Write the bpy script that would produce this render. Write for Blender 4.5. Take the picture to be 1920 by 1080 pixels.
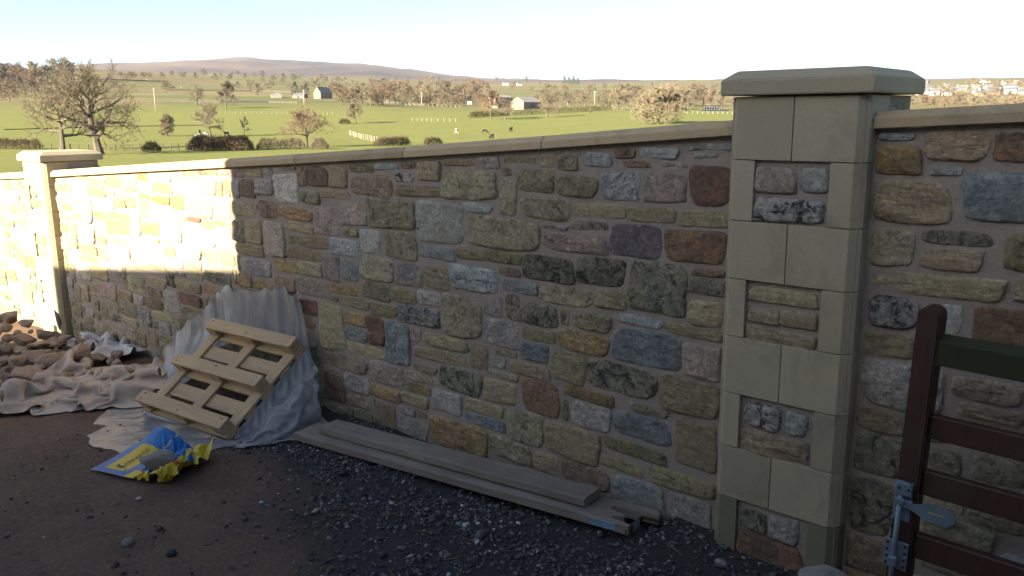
import bpy, bmesh, math, random
import numpy as np
from mathutils import Vector, Matrix, noise
for o in list(bpy.data.objects): bpy.data.objects.remove(o)
S = bpy.context.scene
COL = S.collection
R = math.radians
EYE = 1.80                                   # eye height, metres; measured heights below are relative to the eye
# ------------------------------------------------------------------ camera
def axes(p, r, y):
    f = Vector((-math.sin(y)*math.cos(p), math.cos(y)*math.cos(p), -math.sin(p)))
    rt = Vector((math.cos(y), math.sin(y), 0)); up = rt.cross(f)
    return f, rt*math.cos(r)+up*math.sin(r), up*math.cos(r)-rt*math.sin(r)
FW, RT, UP = axes(R(11.694), R(-0.4813), R(41.2065))
cam = bpy.data.cameras.new('camera'); cam.sensor_width = 36; cam.lens = 1564.46/1920*36
cam.clip_start = .05; cam.clip_end = 20000
co = bpy.data.objects.new('camera', cam); COL.objects.link(co)
co.matrix_world = Matrix(((RT.x, UP.x, -FW.x, 0), (RT.y, UP.y, -FW.y, 0), (RT.z, UP.z, -FW.z, EYE), (0, 0, 0, 1)))
S.camera = co
# ------------------------------------------------------------------ sky, sun, exposure
SUN_EL = R(22); SUN_AZ = math.atan2(-.15, -.99)   # direction towards the sun, from +Y
w = bpy.data.worlds.new('World'); S.world = w; w.use_nodes = True
nt = w.node_tree; bg = nt.nodes['Background']; sk = nt.nodes.new('ShaderNodeTexSky')
sk.sky_type = 'NISHITA'; sk.sun_disc = False; sk.sun_elevation = SUN_EL; sk.sun_rotation = SUN_AZ
sk.air_density = .68; sk.dust_density = 1.5; sk.ozone_density = 1.0; sk.altitude = 150
nt.links.new(sk.outputs[0], bg.inputs[0]); bg.inputs[1].default_value = 0.05
sl = bpy.data.lights.new('sun', 'SUN'); sl.energy = 4.7; sl.angle = R(.5); sl.color = (1, .85, .62)
so = bpy.data.objects.new('sun', sl); COL.objects.link(so)
sd = Vector((math.sin(SUN_AZ)*math.cos(SUN_EL), math.cos(SUN_AZ)*math.cos(SUN_EL), math.sin(SUN_EL)))
so.rotation_euler = sd.to_track_quat('Z', 'Y').to_euler()
vs = S.view_settings; S.display_settings.display_device = 'sRGB'
vs.view_transform = 'Standard'; vs.look = 'None'; vs.gamma = 1; vs.use_curve_mapping = False
vs.exposure = 2.55
# ------------------------------------------------------------------ helpers
def tag(o, label=None, cat=None, group=None, kind=None):
    if label: o['label'] = label
    if cat: o['category'] = cat
    if group: o['group'] = group
    if kind: o['kind'] = kind
    return o
def empty(name, loc, label, cat, group=None, rz=0):
    o = bpy.data.objects.new(name, None); o.empty_display_size = .1; COL.objects.link(o)
    o.location = loc; o.rotation_euler.z = rz
    return tag(o, label, cat, group)
def link(name, me, mat=None, parent=None, loc=None, local=False):
    o = bpy.data.objects.new(name, me); COL.objects.link(o)
    if mat is not None and not me.materials:
        for m in (mat if isinstance(mat, (list, tuple)) else [mat]): me.materials.append(m)
    l = Vector(loc) if loc is not None else Vector((0, 0, 0))
    if parent is not None:
        o.parent = parent
        if not local:
            q = parent
            while q is not None: l = l-q.location; q = q.parent
    o.location = l
    return o
def mesh(name, v, f, smooth=False):
    me = bpy.data.meshes.new(name); me.from_pydata([tuple(map(float, p)) for p in v], [], f); me.update()
    if smooth: me.polygons.foreach_set('use_smooth', [True]*len(me.polygons))
    return me
def fast_mesh(name, V, F, smooth=False):
    """numpy verts (n,3) and equal-size faces (m,k)"""
    V = np.asarray(V, np.float32); F = np.asarray(F, np.int32); k = F.shape[1]
    me = bpy.data.meshes.new(name); me.vertices.add(len(V)); me.vertices.foreach_set('co', V.ravel())
    me.loops.add(F.size); me.loops.foreach_set('vertex_index', F.ravel())
    me.polygons.add(len(F)); me.polygons.foreach_set('loop_start', np.arange(0, F.size, k, dtype=np.int32))
    me.polygons.foreach_set('loop_total', np.full(len(F), k, np.int32))
    if smooth: me.polygons.foreach_set('use_smooth', np.ones(len(F), bool))
    me.update(calc_edges=True); me.validate(); return me
def bm_mesh(name, bm, smooth=False):
    bmesh.ops.recalc_face_normals(bm, faces=bm.faces)
    me = bpy.data.meshes.new(name); bm.to_mesh(me); bm.free()
    if smooth: me.polygons.foreach_set('use_smooth', [True]*len(me.polygons))
    return me
def box(bm, x0, x1, y0, y1, z0, z1, bev=0):
    r = bmesh.ops.create_cube(bm, size=1)
    vs_ = r['verts']
    for v in vs_: v.co = Vector(((x0+x1)/2+v.co.x*(x1-x0), (y0+y1)/2+v.co.y*(y1-y0), (z0+z1)/2+v.co.z*(z1-z0)))
    if bev: bmesh.ops.bevel(bm, geom=list({e for v in vs_ for e in v.link_edges}), offset=bev, segments=1, affect='EDGES')
def box_mesh(name, *a, bev=0):
    bm = bmesh.new(); box(bm, *a, bev=bev); return bm_mesh(name, bm)
def prism(bm, poly, a0, a1, axis='z'):
    def P(u, v, t): return (u, v, t) if axis == 'z' else ((t, u, v) if axis == 'x' else (u, t, v))
    A = [bm.verts.new(P(u, v, a0)) for u, v in poly]; B = [bm.verts.new(P(u, v, a1)) for u, v in poly]
    n = len(poly); bm.faces.new(A[::-1]); bm.faces.new(B)
    for i in range(n): bm.faces.new((A[i], A[(i+1) % n], B[(i+1) % n], B[i]))
def tube(V, F, pts, rad, n=6):
    """append a tapered tube to vertex/face lists"""
    base = len(V); k = len(pts)
    for i, p in enumerate(pts):
        p = Vector(p); d = (Vector(pts[min(i+1, k-1)])-Vector(pts[max(i-1, 0)])).normalized()
        a = d.orthogonal().normalized(); b = d.cross(a)
        for j in range(n):
            t = 2*math.pi*j/n; V.append(p+(a*math.cos(t)+b*math.sin(t))*rad[i])
    for i in range(k-1):
        for j in range(n):
            F.append((base+i*n+j, base+i*n+(j+1) % n, base+(i+1)*n+(j+1) % n, base+(i+1)*n+j))
    F.append(tuple(base+j for j in range(n))[::-1]); F.append(tuple(base+(k-1)*n+j for j in range(n)))
def fbm(x, y, z, o=3):
    s = 0; a = 1
    for i in range(o): s += a*noise.noise((x, y, z)); x *= 2.03; y *= 2.03; z *= 2.03; a *= .5
    return s
# ------------------------------------------------------------------ materials
def nodes(name):
    m = bpy.data.materials.new(name); m.use_nodes = True; t = m.node_tree
    return m, t, t.nodes['Principled BSDF']
def N(t, kind, **kw):
    n = t.nodes.new('ShaderNode'+kind)
    for k, v in kw.items():
        if k in n.inputs: n.inputs[k].default_value = v
        else: setattr(n, k, v)
    return n
def mixc(t, fac, a, b, mode='MIX'):
    n = t.nodes.new('ShaderNodeMix'); n.data_type = 'RGBA'; n.blend_type = mode
    for s, v in ((0, fac), (6, a), (7, b)):
        if hasattr(v, 'links') or hasattr(v, 'is_linked'): t.links.new(v, n.inputs[s])
        else: n.inputs[s].default_value = v if s == 0 else (*v, 1)
    return n.outputs[2]
def ramp(t, src, lo, hi):
    n = N(t, 'MapRange'); n.inputs[1].default_value = lo; n.inputs[2].default_value = hi
    t.links.new(src, n.inputs[0]); return n.outputs[0]
def coords(t, scale=(1, 1, 1), rnd=True, kind='Object'):
    tc = N(t, 'TexCoord'); mp = N(t, 'Mapping'); mp.inputs['Scale'].default_value = scale
    t.links.new(tc.outputs[kind], mp.inputs[0])
    if rnd:
        oi = N(t, 'ObjectInfo'); mu = N(t, 'Math', operation='MULTIPLY'); mu.inputs[1].default_value = 37
        t.links.new(oi.outputs['Random'], mu.inputs[0]); cb = N(t, 'CombineXYZ')
        for i in range(3): t.links.new(mu.outputs[0], cb.inputs[i])
        t.links.new(cb.outputs[0], mp.inputs['Location'])
    return mp.outputs[0]
def noisen(t, vec, scale, detail=4, rough=.6, dist=0):
    n = N(t, 'TexNoise'); n.inputs['Scale'].default_value = scale; n.inputs['Detail'].default_value = detail
    n.inputs['Roughness'].default_value = rough; n.inputs['Distortion'].default_value = dist
    t.links.new(vec, n.inputs['Vector']); return n.outputs['Fac']
def bump(t, b, src, strength, dist):
    n = N(t, 'Bump'); n.inputs['Strength'].default_value = strength; n.inputs['Distance'].default_value = dist
    t.links.new(src, n.inputs['Height'])
    prev = b.inputs['Normal']
    if prev.is_linked: t.links.new(prev.links[0].from_socket, n.inputs['Normal'])
    t.links.new(n.outputs[0], prev)
def simple(name, a, b=None, scale=6, rough=.8, bmp=.3, bd=.01, kind='Object', stretch=(1, 1, 1), rnd=True, vary=.0, metal=0, spec=.3):
    m, t, p = nodes(name); v = coords(t, stretch, rnd, kind)
    f = ramp(t, noisen(t, v, scale), .3, .7)
    c = mixc(t, f, a, b or tuple(x*.75 for x in a))
    if vary:
        oi = N(t, 'ObjectInfo'); hs = N(t, 'HueSaturation'); r_ = N(t, 'MapRange')
        r_.inputs[3].default_value = 1-vary; r_.inputs[4].default_value = 1+vary
        t.links.new(oi.outputs['Random'], r_.inputs[0]); t.links.new(r_.outputs[0], hs.inputs['Value']); t.links.new(c, hs.inputs['Color']); c = hs.outputs[0]
    t.links.new(c, p.inputs['Base Color']); p.inputs['Roughness'].default_value = rough; p.inputs['Metallic'].default_value = metal
    p.inputs['Specular IOR Level'].default_value = spec
    if bmp: bump(t, p, noisen(t, v, scale*6, 5, .7), bmp, bd)
    return m
def stone_mat(code, a, b, c, spot=.62, bed=0, rough=.85, big=9):
    m, t, p = nodes('stone_'+code); a, b = [tuple(min(.52, q*1.14+.004) for q in w_) for w_ in (a, b)]
    v = coords(t, (1, 1, 1)); vb = coords(t, (1, 1, bed if bed else 1))
    n1 = noisen(t, vb, big, 5, .65, .4); n2 = noisen(t, v, 55, 4, .7); n3 = noisen(t, v, 16, 6, .75, 1.0)
    col = mixc(t, ramp(t, n1, .42, .60), a, b)
    col = mixc(t, ramp(t, n3, spot, spot+.10), col, c)
    g = N(t, 'MapRange'); g.inputs[1].default_value = .25; g.inputs[2].default_value = .75; g.inputs[3].default_value = .55; g.inputs[4].default_value = 1.42
    t.links.new(n2, g.inputs[0])
    oi = N(t, 'ObjectInfo'); rv = N(t, 'MapRange'); rv.inputs[3].default_value = .82; rv.inputs[4].default_value = 1.3
    wn = N(t, 'TexWhiteNoise', noise_dimensions='1D'); t.links.new(oi.outputs['Random'], wn.inputs['W'])
    t.links.new(wn.outputs['Value'], rv.inputs[0])
    mu = N(t, 'Math', operation='MULTIPLY'); t.links.new(g.outputs[0], mu.inputs[0]); t.links.new(rv.outputs[0], mu.inputs[1])
    hs = N(t, 'HueSaturation'); t.links.new(mu.outputs[0], hs.inputs['Value']); t.links.new(col, hs.inputs['Color'])
    hh = N(t, 'MapRange'); hh.inputs[3].default_value = .485; hh.inputs[4].default_value = .515; t.links.new(oi.outputs['Random'], hh.inputs[0]); t.links.new(hh.outputs[0], hs.inputs['Hue'])
    ge = N(t, 'NewGeometry'); wear = ramp(t, ge.outputs['Pointiness'], .52, .60); wm = N(t, 'Math', operation='MULTIPLY'); wm.inputs[1].default_value = .45; t.links.new(wear, wm.inputs[0])
    wc = mixc(t, wm.outputs[0], hs.outputs[0], tuple(min(.5, q*1.35+.05) for q in a))
    t.links.new(wc, p.inputs['Base Color']); p.inputs['Roughness'].default_value = rough; p.inputs['Specular IOR Level'].default_value = .25
    vf = N(t, 'TexVoronoi'); vf.inputs['Scale'].default_value = 17; vf.inputs['Randomness'].default_value = 1; t.links.new(vb, vf.inputs['Vector']); bump(t, p, vf.outputs['Distance'], .45, .02)
    bump(t, p, noisen(t, vb, 24, 6, .75, .6), 1.0, .03); bump(t, p, noisen(t, v, 110, 4, .7), .8, .006)
    return m
STONE = {
 'T': stone_mat('buff', (.46, .37, .22), (.355, .285, .175), (.26, .20, .12), .60, bed=4),
 'Y': stone_mat('ochre', (.41, .28, .135), (.28, .20, .11), (.15, .10, .055), .57, bed=2),
 'O': stone_mat('olive', (.34, .29, .185), (.235, .203, .132), (.13, .116, .078), .55),
 'G': stone_mat('bluegrey', (.345, .355, .31), (.255, .265, .235), (.38, .335, .26), .58),
 'S': stone_mat('slate', (.25, .272, .252), (.16, .18, .168), (.35, .345, .305), .57),
 'P': stone_mat('pink', (.39, .305, .24), (.295, .235, .185), (.44, .37, .295), .56),
 'R': stone_mat('rust', (.24, .14, .085), (.15, .10, .07), (.36, .20, .10), .58),
 'B': stone_mat('brown', (.29, .21, .135), (.19, .145, .10), (.115, .088, .06), .55),
 'W': stone_mat('pale', (.47, .44, .37), (.40, .36, .29), (.42, .28, .17), .63),
 'L': stone_mat('grey', (.40, .355, .295), (.285, .255, .215), (.19, .175, .15), .56),
 'K': stone_mat('speckled', (.38, .35, .30), (.27, .25, .22), (.04, .042, .043), .49),
 'D': stone_mat('lichen', (.25, .225, .15), (.16, .152, .108), (.058, .060, .052), .50),
 'M': stone_mat('mossy', (.29, .25, .135), (.20, .178, .10), (.115, .115, .052), .54),
 'Z': stone_mat('purple', (.19, .158, .155), (.13, .11, .112), (.23, .195, .18), .58),
 'I': stone_mat('paleblue', (.44, .44, .40), (.33, .34, .315), (.185, .195, .18), .52),
 'F': stone_mat('salmon', (.40, .29, .22), (.36, .26, .20), (.42, .33, .26), .62),
}
def mortar_material():
    m, t, p = nodes('mortar'); v = coords(t, rnd=False, kind='Object')
    c = mixc(t, ramp(t, noisen(t, v, 3.2, 5), .3, .7), (.32, .27, .225), (.255, .215, .18))
    c = mixc(t, ramp(t, noisen(t, v, 90, 3), .35, .75), c, (.345, .295, .24))
    t.links.new(c, p.inputs['Base Color']); p.inputs['Roughness'].default_value = .95; p.inputs['Specular IOR Level'].default_value = .15
    bump(t, p, noisen(t, v, 35, 6, .75), .8, .012); bump(t, p, noisen(t, v, 220, 2), .4, .003)
    return m
MORTAR = mortar_material()
def dressed_material(name='dressed_sandstone', tint=(1, 1, 1)):
    m, t, p = nodes(name); v = coords(t)
    c = mixc(t, ramp(t, noisen(t, v, 5, 5), .3, .7), (.355, .312, .208), (.305, .275, .188))
    c = mixc(t, ramp(t, noisen(t, v, 180, 2), .35, .8), c, (.39, .345, .235))
    c = mixc(t, ramp(t, noisen(t, v, 2.3, 6, .7, .6), .53, .70), c, (.24, .22, .155))
    oi = N(t, 'ObjectInfo'); hs = N(t, 'HueSaturation'); r_ = N(t, 'MapRange'); r_.inputs[3].default_value = .87; r_.inputs[4].default_value = 1.1
    t.links.new(oi.outputs['Random'], r_.inputs[0]); t.links.new(r_.outputs[0], hs.inputs['Value']); t.links.new(c, hs.inputs['Color'])
    fin = mixc(t, 1.0, hs.outputs[0], tint, 'MULTIPLY')
    t.links.new(fin, p.inputs['Base Color']); p.inputs['Roughness'].default_value = .9; p.inputs['Specular IOR Level'].default_value = .2
    bump(t, p, noisen(t, v, 140, 4, .7), .35, .004); bump(t, p, noisen(t, v, 12, 4), .25, .006)
    return m
DRESSED = dressed_material()
COPING = dressed_material('coping_sandstone', (1.2, 1.06, .95))
def dark_dressed():
    m, t, p = nodes('dark_sandstone'); v = coords(t)
    c = mixc(t, ramp(t, noisen(t, v, 6, 5), .3, .7), (.20, .175, .10), (.13, .125, .075))
    t.links.new(c, p.inputs['Base Color']); p.inputs['Roughness'].default_value = .85
    bump(t, p, noisen(t, v, 140, 4, .7), .35, .004); return m
DARK_SANDSTONE = dark_dressed()  # darker tone for the near pillar's bottom course
# ------------------------------------------------------------------ ground
BX = [-20, -10.3, -8.43, -6.65, -3.6, -1.5, 3, 14]; BZ = [-2.75, -2.2, -2.06, -1.955, -1.83, -1.80, -1.79, -1.79]
CX = [-20, -9.719, -8.385, -6.679, -5.244, -3.9, -3.189, -2.902, -2.23, -1.536, -.985, -.544, 2.5]
CZ = [-1.2, -.605, -.528, -.42, -.333, -.251, -.203, -.184, -.137, -.085, -.056, -.033, .1]
def gbase(x): return float(np.interp(x, BX, BZ))+EYE
def gravelness(x, y):
    """0 on the trodden earth, 1 in the dark gravel along the wall"""
    e = (x+4.35)*.345+(y-2.30)*.94               # line from the plastic down to the foot of the picture
    e2 = e+.34*fbm(x*1.1, y*1.1, 3)
    return min(1, max(0, e2/.45+.25))
def ground_z(x, y):
    z = gbase(x)+.022*fbm(x*.9, y*.9, 0)+.009*noise.noise((x*4.1, y*4.1, 5))+.004*noise.noise((x*13, y*13, 7))
    g = gravelness(x, y) if -6 < x < 3 and 0 < y < 3.2 else 0
    if y > 2.2 and x > -4.3: z += (.02 if x > -1.75 else -.022)*min(1, (y-2.2)/.3)*g
    return z+.006*g*noise.noise((x*22, y*22, 1))
def steps(segs):
    out = []
    for a, b, s in segs: out += list(np.arange(a, b-1e-6, s))
    out.append(segs[-1][1]); return out
gx = steps([(-26, -12, 1.0), (-12, -7, .16), (-7, -.2, .045), (-.2, 3, .16), (3, 16, 1.0)])
gy = steps([(-16, -2, 1.0), (-2, .8, .14), (.8, 3.16, .045)])
V = [(x, y, ground_z(x, y)) for y in gy for x in gx]; nx = len(gx)
F = [(j*nx+i, j*nx+i+1, (j+1)*nx+i+1, (j+1)*nx+i) for j in range(len(gy)-1) for i in range(nx-1)]
me = fast_mesh('drive', V, F, True)
at = me.attributes.new('gravel', 'FLOAT', 'POINT')
at.data.foreach_set('value', [gravelness(x, y) for x, y, z in V])
m, t, p = nodes('earth_and_gravel'); v = coords(t, rnd=False)
c = mixc(t, ramp(t, noisen(t, v, 2.2, 6, .65), .3, .7), (.165, .108, .074), (.105, .070, .050))
c = mixc(t, ramp(t, noisen(t, v, 45, 4, .7), .5, .75), c, (.21, .15, .11))
c = mixc(t, ramp(t, noisen(t, v, 18, 5, .7), .58, .72), c, (.04, .034, .03))
d_ = mixc(t, ramp(t, noisen(t, v, 60, 4, .7), .3, .7), (.036, .034, .034), (.060, .056, .053))
an = N(t, 'Attribute', attribute_name='gravel')
c = mixc(t, an.outputs['Fac'], c, d_)
t.links.new(c, p.inputs['Base Color']); p.inputs['Roughness'].default_value = .92; p.inputs['Specular IOR Level'].default_value = .2
bump(t, p, noisen(t, v, 30, 6, .75), .9, .02); bump(t, p, noisen(t, v, 130, 4, .7), .6, .006)
tag(link('drive', me, m), 'trodden brown earth drive turning to dark gravel along the wall', kind='structure')
# ------------------------------------------------------------------ terrain beyond the wall
TAZ = np.radians([-85.421,-72.105,-66.545,-58.157,-50.35,-43.259,-36.101,-26.718,-16.26,-10.112,2.834]); TDS = np.array([0.0,4.0,10.0,30.0,60.0,100.0,140.0,180.0,230.0,280.0,350.0,500.0,700.0,1000.0,1500.0,2200.0,3500.0,5500.0,8000.0]); TT = np.array([[-2.3,-2.5,-3.0,-4.2,-5.2,-5.7,-5.9,-6.0,-5.6,-4.6,-2.9,6.85,13.87,28.97,64.96,97.18,139.42,214.32,276.99],[-2.3,-2.5,-3.0,-4.2,-5.2,-5.7,-5.9,-6.0,-5.6,-4.6,-2.9,6.36,14.02,30.98,74.46,111.48,161.08,261.66,310.16],[-2.3,-2.5,-3.0,-4.2,-5.2,-5.7,-5.9,-6.0,-5.6,-4.6,-2.9,6.23,14.12,30.05,71.28,108.14,175.85,306.2,319.14],[-2.3,-2.5,-3.0,-4.2,-5.2,-5.7,-5.9,-6.0,-5.6,-4.6,-2.9,5.93,13.61,28.16,60.45,96.28,165.26,360.61,373.13],[-2.3,-2.5,-3.0,-4.2,-5.2,-5.7,-5.9,-6.0,-5.6,-4.6,-2.9,5.24,12.39,26.7,54.38,90.25,166.45,316.95,351.96],[-2.3,-2.5,-3.0,-4.2,-5.2,-5.7,-5.9,-6.0,-5.6,-4.6,-2.9,2.96,8.84,20.54,44.45,78.49,135.43,232.69,285.42],[-2.3,-2.5,-3.0,-4.2,-5.2,-5.7,-5.9,-6.0,-5.6,-4.6,-2.9,3.35,8.95,21.27,44.59,77.33,135.65,209.86,266.76],[-2.3,-2.5,-3.0,-4.2,-5.2,-5.7,-5.9,-6.0,-5.6,-4.6,-2.9,2.29,8.18,21.11,44.88,77.43,129.32,196.78,248.76],[-2.3,-2.5,-3.0,-4.2,-5.2,-5.7,-5.9,-6.0,-5.6,-4.6,-2.9,1.1,6.97,14.39,34.83,68.02,115.9,176.09,220.96],[-2.3,-2.5,-3.0,-4.2,-5.2,-5.7,-5.9,-6.0,-5.6,-4.6,-2.9,1.08,5.91,14.2,33.81,66.74,109.82,161.15,201.13],[-2.3,-2.5,-3.0,-4.2,-5.2,-5.7,-5.9,-6.0,-5.6,-4.6,-2.9,-0.17,4.08,11.11,28.51,55.3,87.98,128.63,152.06]])
def terr(a, d):
    row = [float(np.interp(d, TDS, TT[i])) for i in range(len(TAZ))]
    z = float(np.interp(a, TAZ, row))
    s = min(1, max(0, (d-450)/900))
    x, y = d*math.sin(a), d*math.cos(a)
    z += s*d*.0022*fbm(x*.0035, y*.0035, 2)+.12*fbm(x*.03, y*.03, 9)*min(1, d/60)
    if d > 2600: z += d*.0016*noise.noise((x*.0012, y*.0012, 4))
    return z+EYE
azs = np.radians(np.concatenate([np.arange(-180, -90, 6), np.arange(-90, 10, .4), np.arange(10, 181, 6)]))
rs = np.concatenate([[0.5, 2.5], np.exp(np.linspace(math.log(4), math.log(350), 46)), np.exp(np.linspace(math.log(370), math.log(9000), 80))])
V = []
for d in rs:
    for a in azs:
        x, y = d*math.sin(a), d*math.cos(a)
        z = terr(max(-1.49, min(.04, a)), d)
        if y < 3.35: z = min(z, gbase(max(-26, min(16, x)))-.55) if d < 60 else z
        V.append((x, y, z))
na = len(azs)
F = [(j*na+i, j*na+i+1, (j+1)*na+i+1, (j+1)*na+i) for j in range(len(rs)-1) for i in range(na-1)]
me = fast_mesh('fields', V, [f[::-1] for f in F], True)
m, t, p = nodes('pasture_and_moor')
geo = N(t, 'NewGeometry'); pos = geo.outputs['Position']
def pn(scale, detail=4, rough=.6):
    n = N(t, 'TexNoise'); n.inputs['Scale'].default_value = scale; n.inputs['Detail'].default_value = detail; n.inputs['Roughness'].default_value = rough
    t.links.new(pos, n.inputs['Vector']); return n.outputs['Fac']
mpv = N(t, 'Mapping'); mpv.inputs['Scale'].default_value = (1, 1, 0); mpv.inputs['Rotation'].default_value = (0, 0, .5); t.links.new(pos, mpv.inputs[0])
vor = N(t, 'TexVoronoi'); vor.inputs['Scale'].default_value = .0075; vor.inputs['Randomness'].default_value = .8; t.links.new(mpv.outputs[0], vor.inputs['Vector'])
sep = N(t, 'SeparateXYZ'); t.links.new(pos, sep.inputs[0]); sc = N(t, 'SeparateColor'); t.links.new(vor.outputs['Color'], sc.inputs[0])
grass = mixc(t, ramp(t, pn(.09, 6, .7), .3, .7), (.154, .166, .053), (.115, .132, .045))
grass = mixc(t, ramp(t, pn(1.3, 5, .75), .45, .8), grass, (.185, .185, .07))
ln = N(t, 'VectorMath', operation='LENGTH'); t.links.new(pos, ln.inputs[0])
farf = ramp(t, ln.outputs['Value'], 420, 620)
patch = mixc(t, ramp(t, sc.outputs[0], .1, .9), (.095, .11, .048), (.18, .155, .085))
patch = mixc(t, ramp(t, sc.outputs[1], .72, .76), patch, (.16, .12, .075))
patch = mixc(t, ramp(t, pn(.02, 5), .35, .7), patch, (.12, .115, .05))
col = mixc(t, farf, grass, patch)
moor = mixc(t, ramp(t, pn(.0016, 7, .7), .42, .6), (.135, .098, .088), (.058, .052, .060))
moor = mixc(t, ramp(t, pn(.006, 6, .7), .5, .7), moor, (.145, .105, .078))
hz = ramp(t, ln.outputs['Value'], 2300, 2900)
col = mixc(t, hz, col, moor)
t.links.new(col, p.inputs['Base Color']); p.inputs['Roughness'].default_value = 1; p.inputs['Specular IOR Level'].default_value = .05
bump(t, p, pn(3, 5, .8), .5, .12)
tag(link('fields', me, m), 'green pasture valley rising to brown moorland hills', kind='structure')
def tpos(azdeg, d, dz=0):
    a = R(azdeg); return Vector((d*math.sin(a), d*math.cos(a), terr(a, d)+dz))
# ------------------------------------------------------------------ rubble stone builder
def stone_geo(wd, ht, dep, rng, n=26, rough=1.0):
    """one rock-faced stone, x along the wall, -y out of it, z up, centred on its own origin"""
    ex = rng.choice((4.2, 6, 8, 11, 15)); sx, sy = rng.uniform(0, 99), rng.uniform(0, 99)
    shear = rng.uniform(-.07, .07); tap = rng.uniform(-.09, .09); tapz = rng.uniform(-.10, .10)
    out = []
    for i in range(n):
        a = 2*math.pi*(i+.3*rng.random())/n; c, s = math.cos(a), math.sin(a)
        r = (abs(c)**ex+abs(s)**ex)**(-1/ex)
        r *= 1.035+.055*noise.noise((c*1.3+sx, s*1.3, 0))+.04*noise.noise((c*4+sx, s*4, 3))+.025*noise.noise((c*11+sx, s*11, 6))
        u, v_ = c*r, s*r
        u = u*(1+tap*v_)+shear*v_; v_ = v_*(1+tapz*u)
        out.append((max(-1.06, min(1.06, u))*wd/2, max(-1.06, min(1.06, v_))*ht/2))
    mn = min(wd, ht); e = min(.011, mn*.10)
    rings = [(0, .03), (0, -dep*.2), (e*.2, -dep*.6), (e*.6, -dep*.85), (e*1.2, -dep*.98)]+[(e*1.2+(mn*.46-e*1.2)*q/6, -dep*(1+.02*q)) for q in range(1, 7)]
    V = []; tilt = rng.uniform(-.10, .10); tilz = rng.uniform(-.10, .10); k = rng.uniform(0, 50); amp = min(.016, dep*.85)*rough
    fl = rng.choice((.5, .8, 1.1))
    for q, (ins, y) in enumerate(rings):
        fx, fz = max(.05, (wd-2*ins)/wd), max(.05, (ht-2*ins)/ht)
        for u, v_ in out:
            X, Z = u*fx, v_*fz; Y = y
            if q > 1:
                h_ = .7*noise.noise((X*7+k, Z*10, k))+.5*abs(noise.noise((X*17+k, Z*21, k+5)))+.35*noise.noise((X*36+k, Z*40, k+9))+.22*noise.noise((X*80, Z*85, k))
                Y += amp*fl*h_*(.45 if q == 2 else 1)+(tilt*X+tilz*Z)*.3
            V.append((X, Y, Z))
    V.append((0, -dep*1.1+amp*fl*.7*noise.noise((k, 0, k)), 0))
    F = []; m_ = len(rings)
    for q in range(m_-1):
        for i in range(n): F.append((q*n+i, q*n+(i+1) % n, (q+1)*n+(i+1) % n, (q+1)*n+i))
    for i in range(n): F.append(((m_-1)*n+i, (m_-1)*n+(i+1) % n, m_*n))
    return V, F
def stones(data): 
    for s in data.split(';'):
        a = s.split(','); yield [float(q)/1000 for q in a[:4]]+[a[4]]
def coping_z(x): return float(np.interp(x, CX, CZ))+EYE
WALL_Y = 3.10
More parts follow.
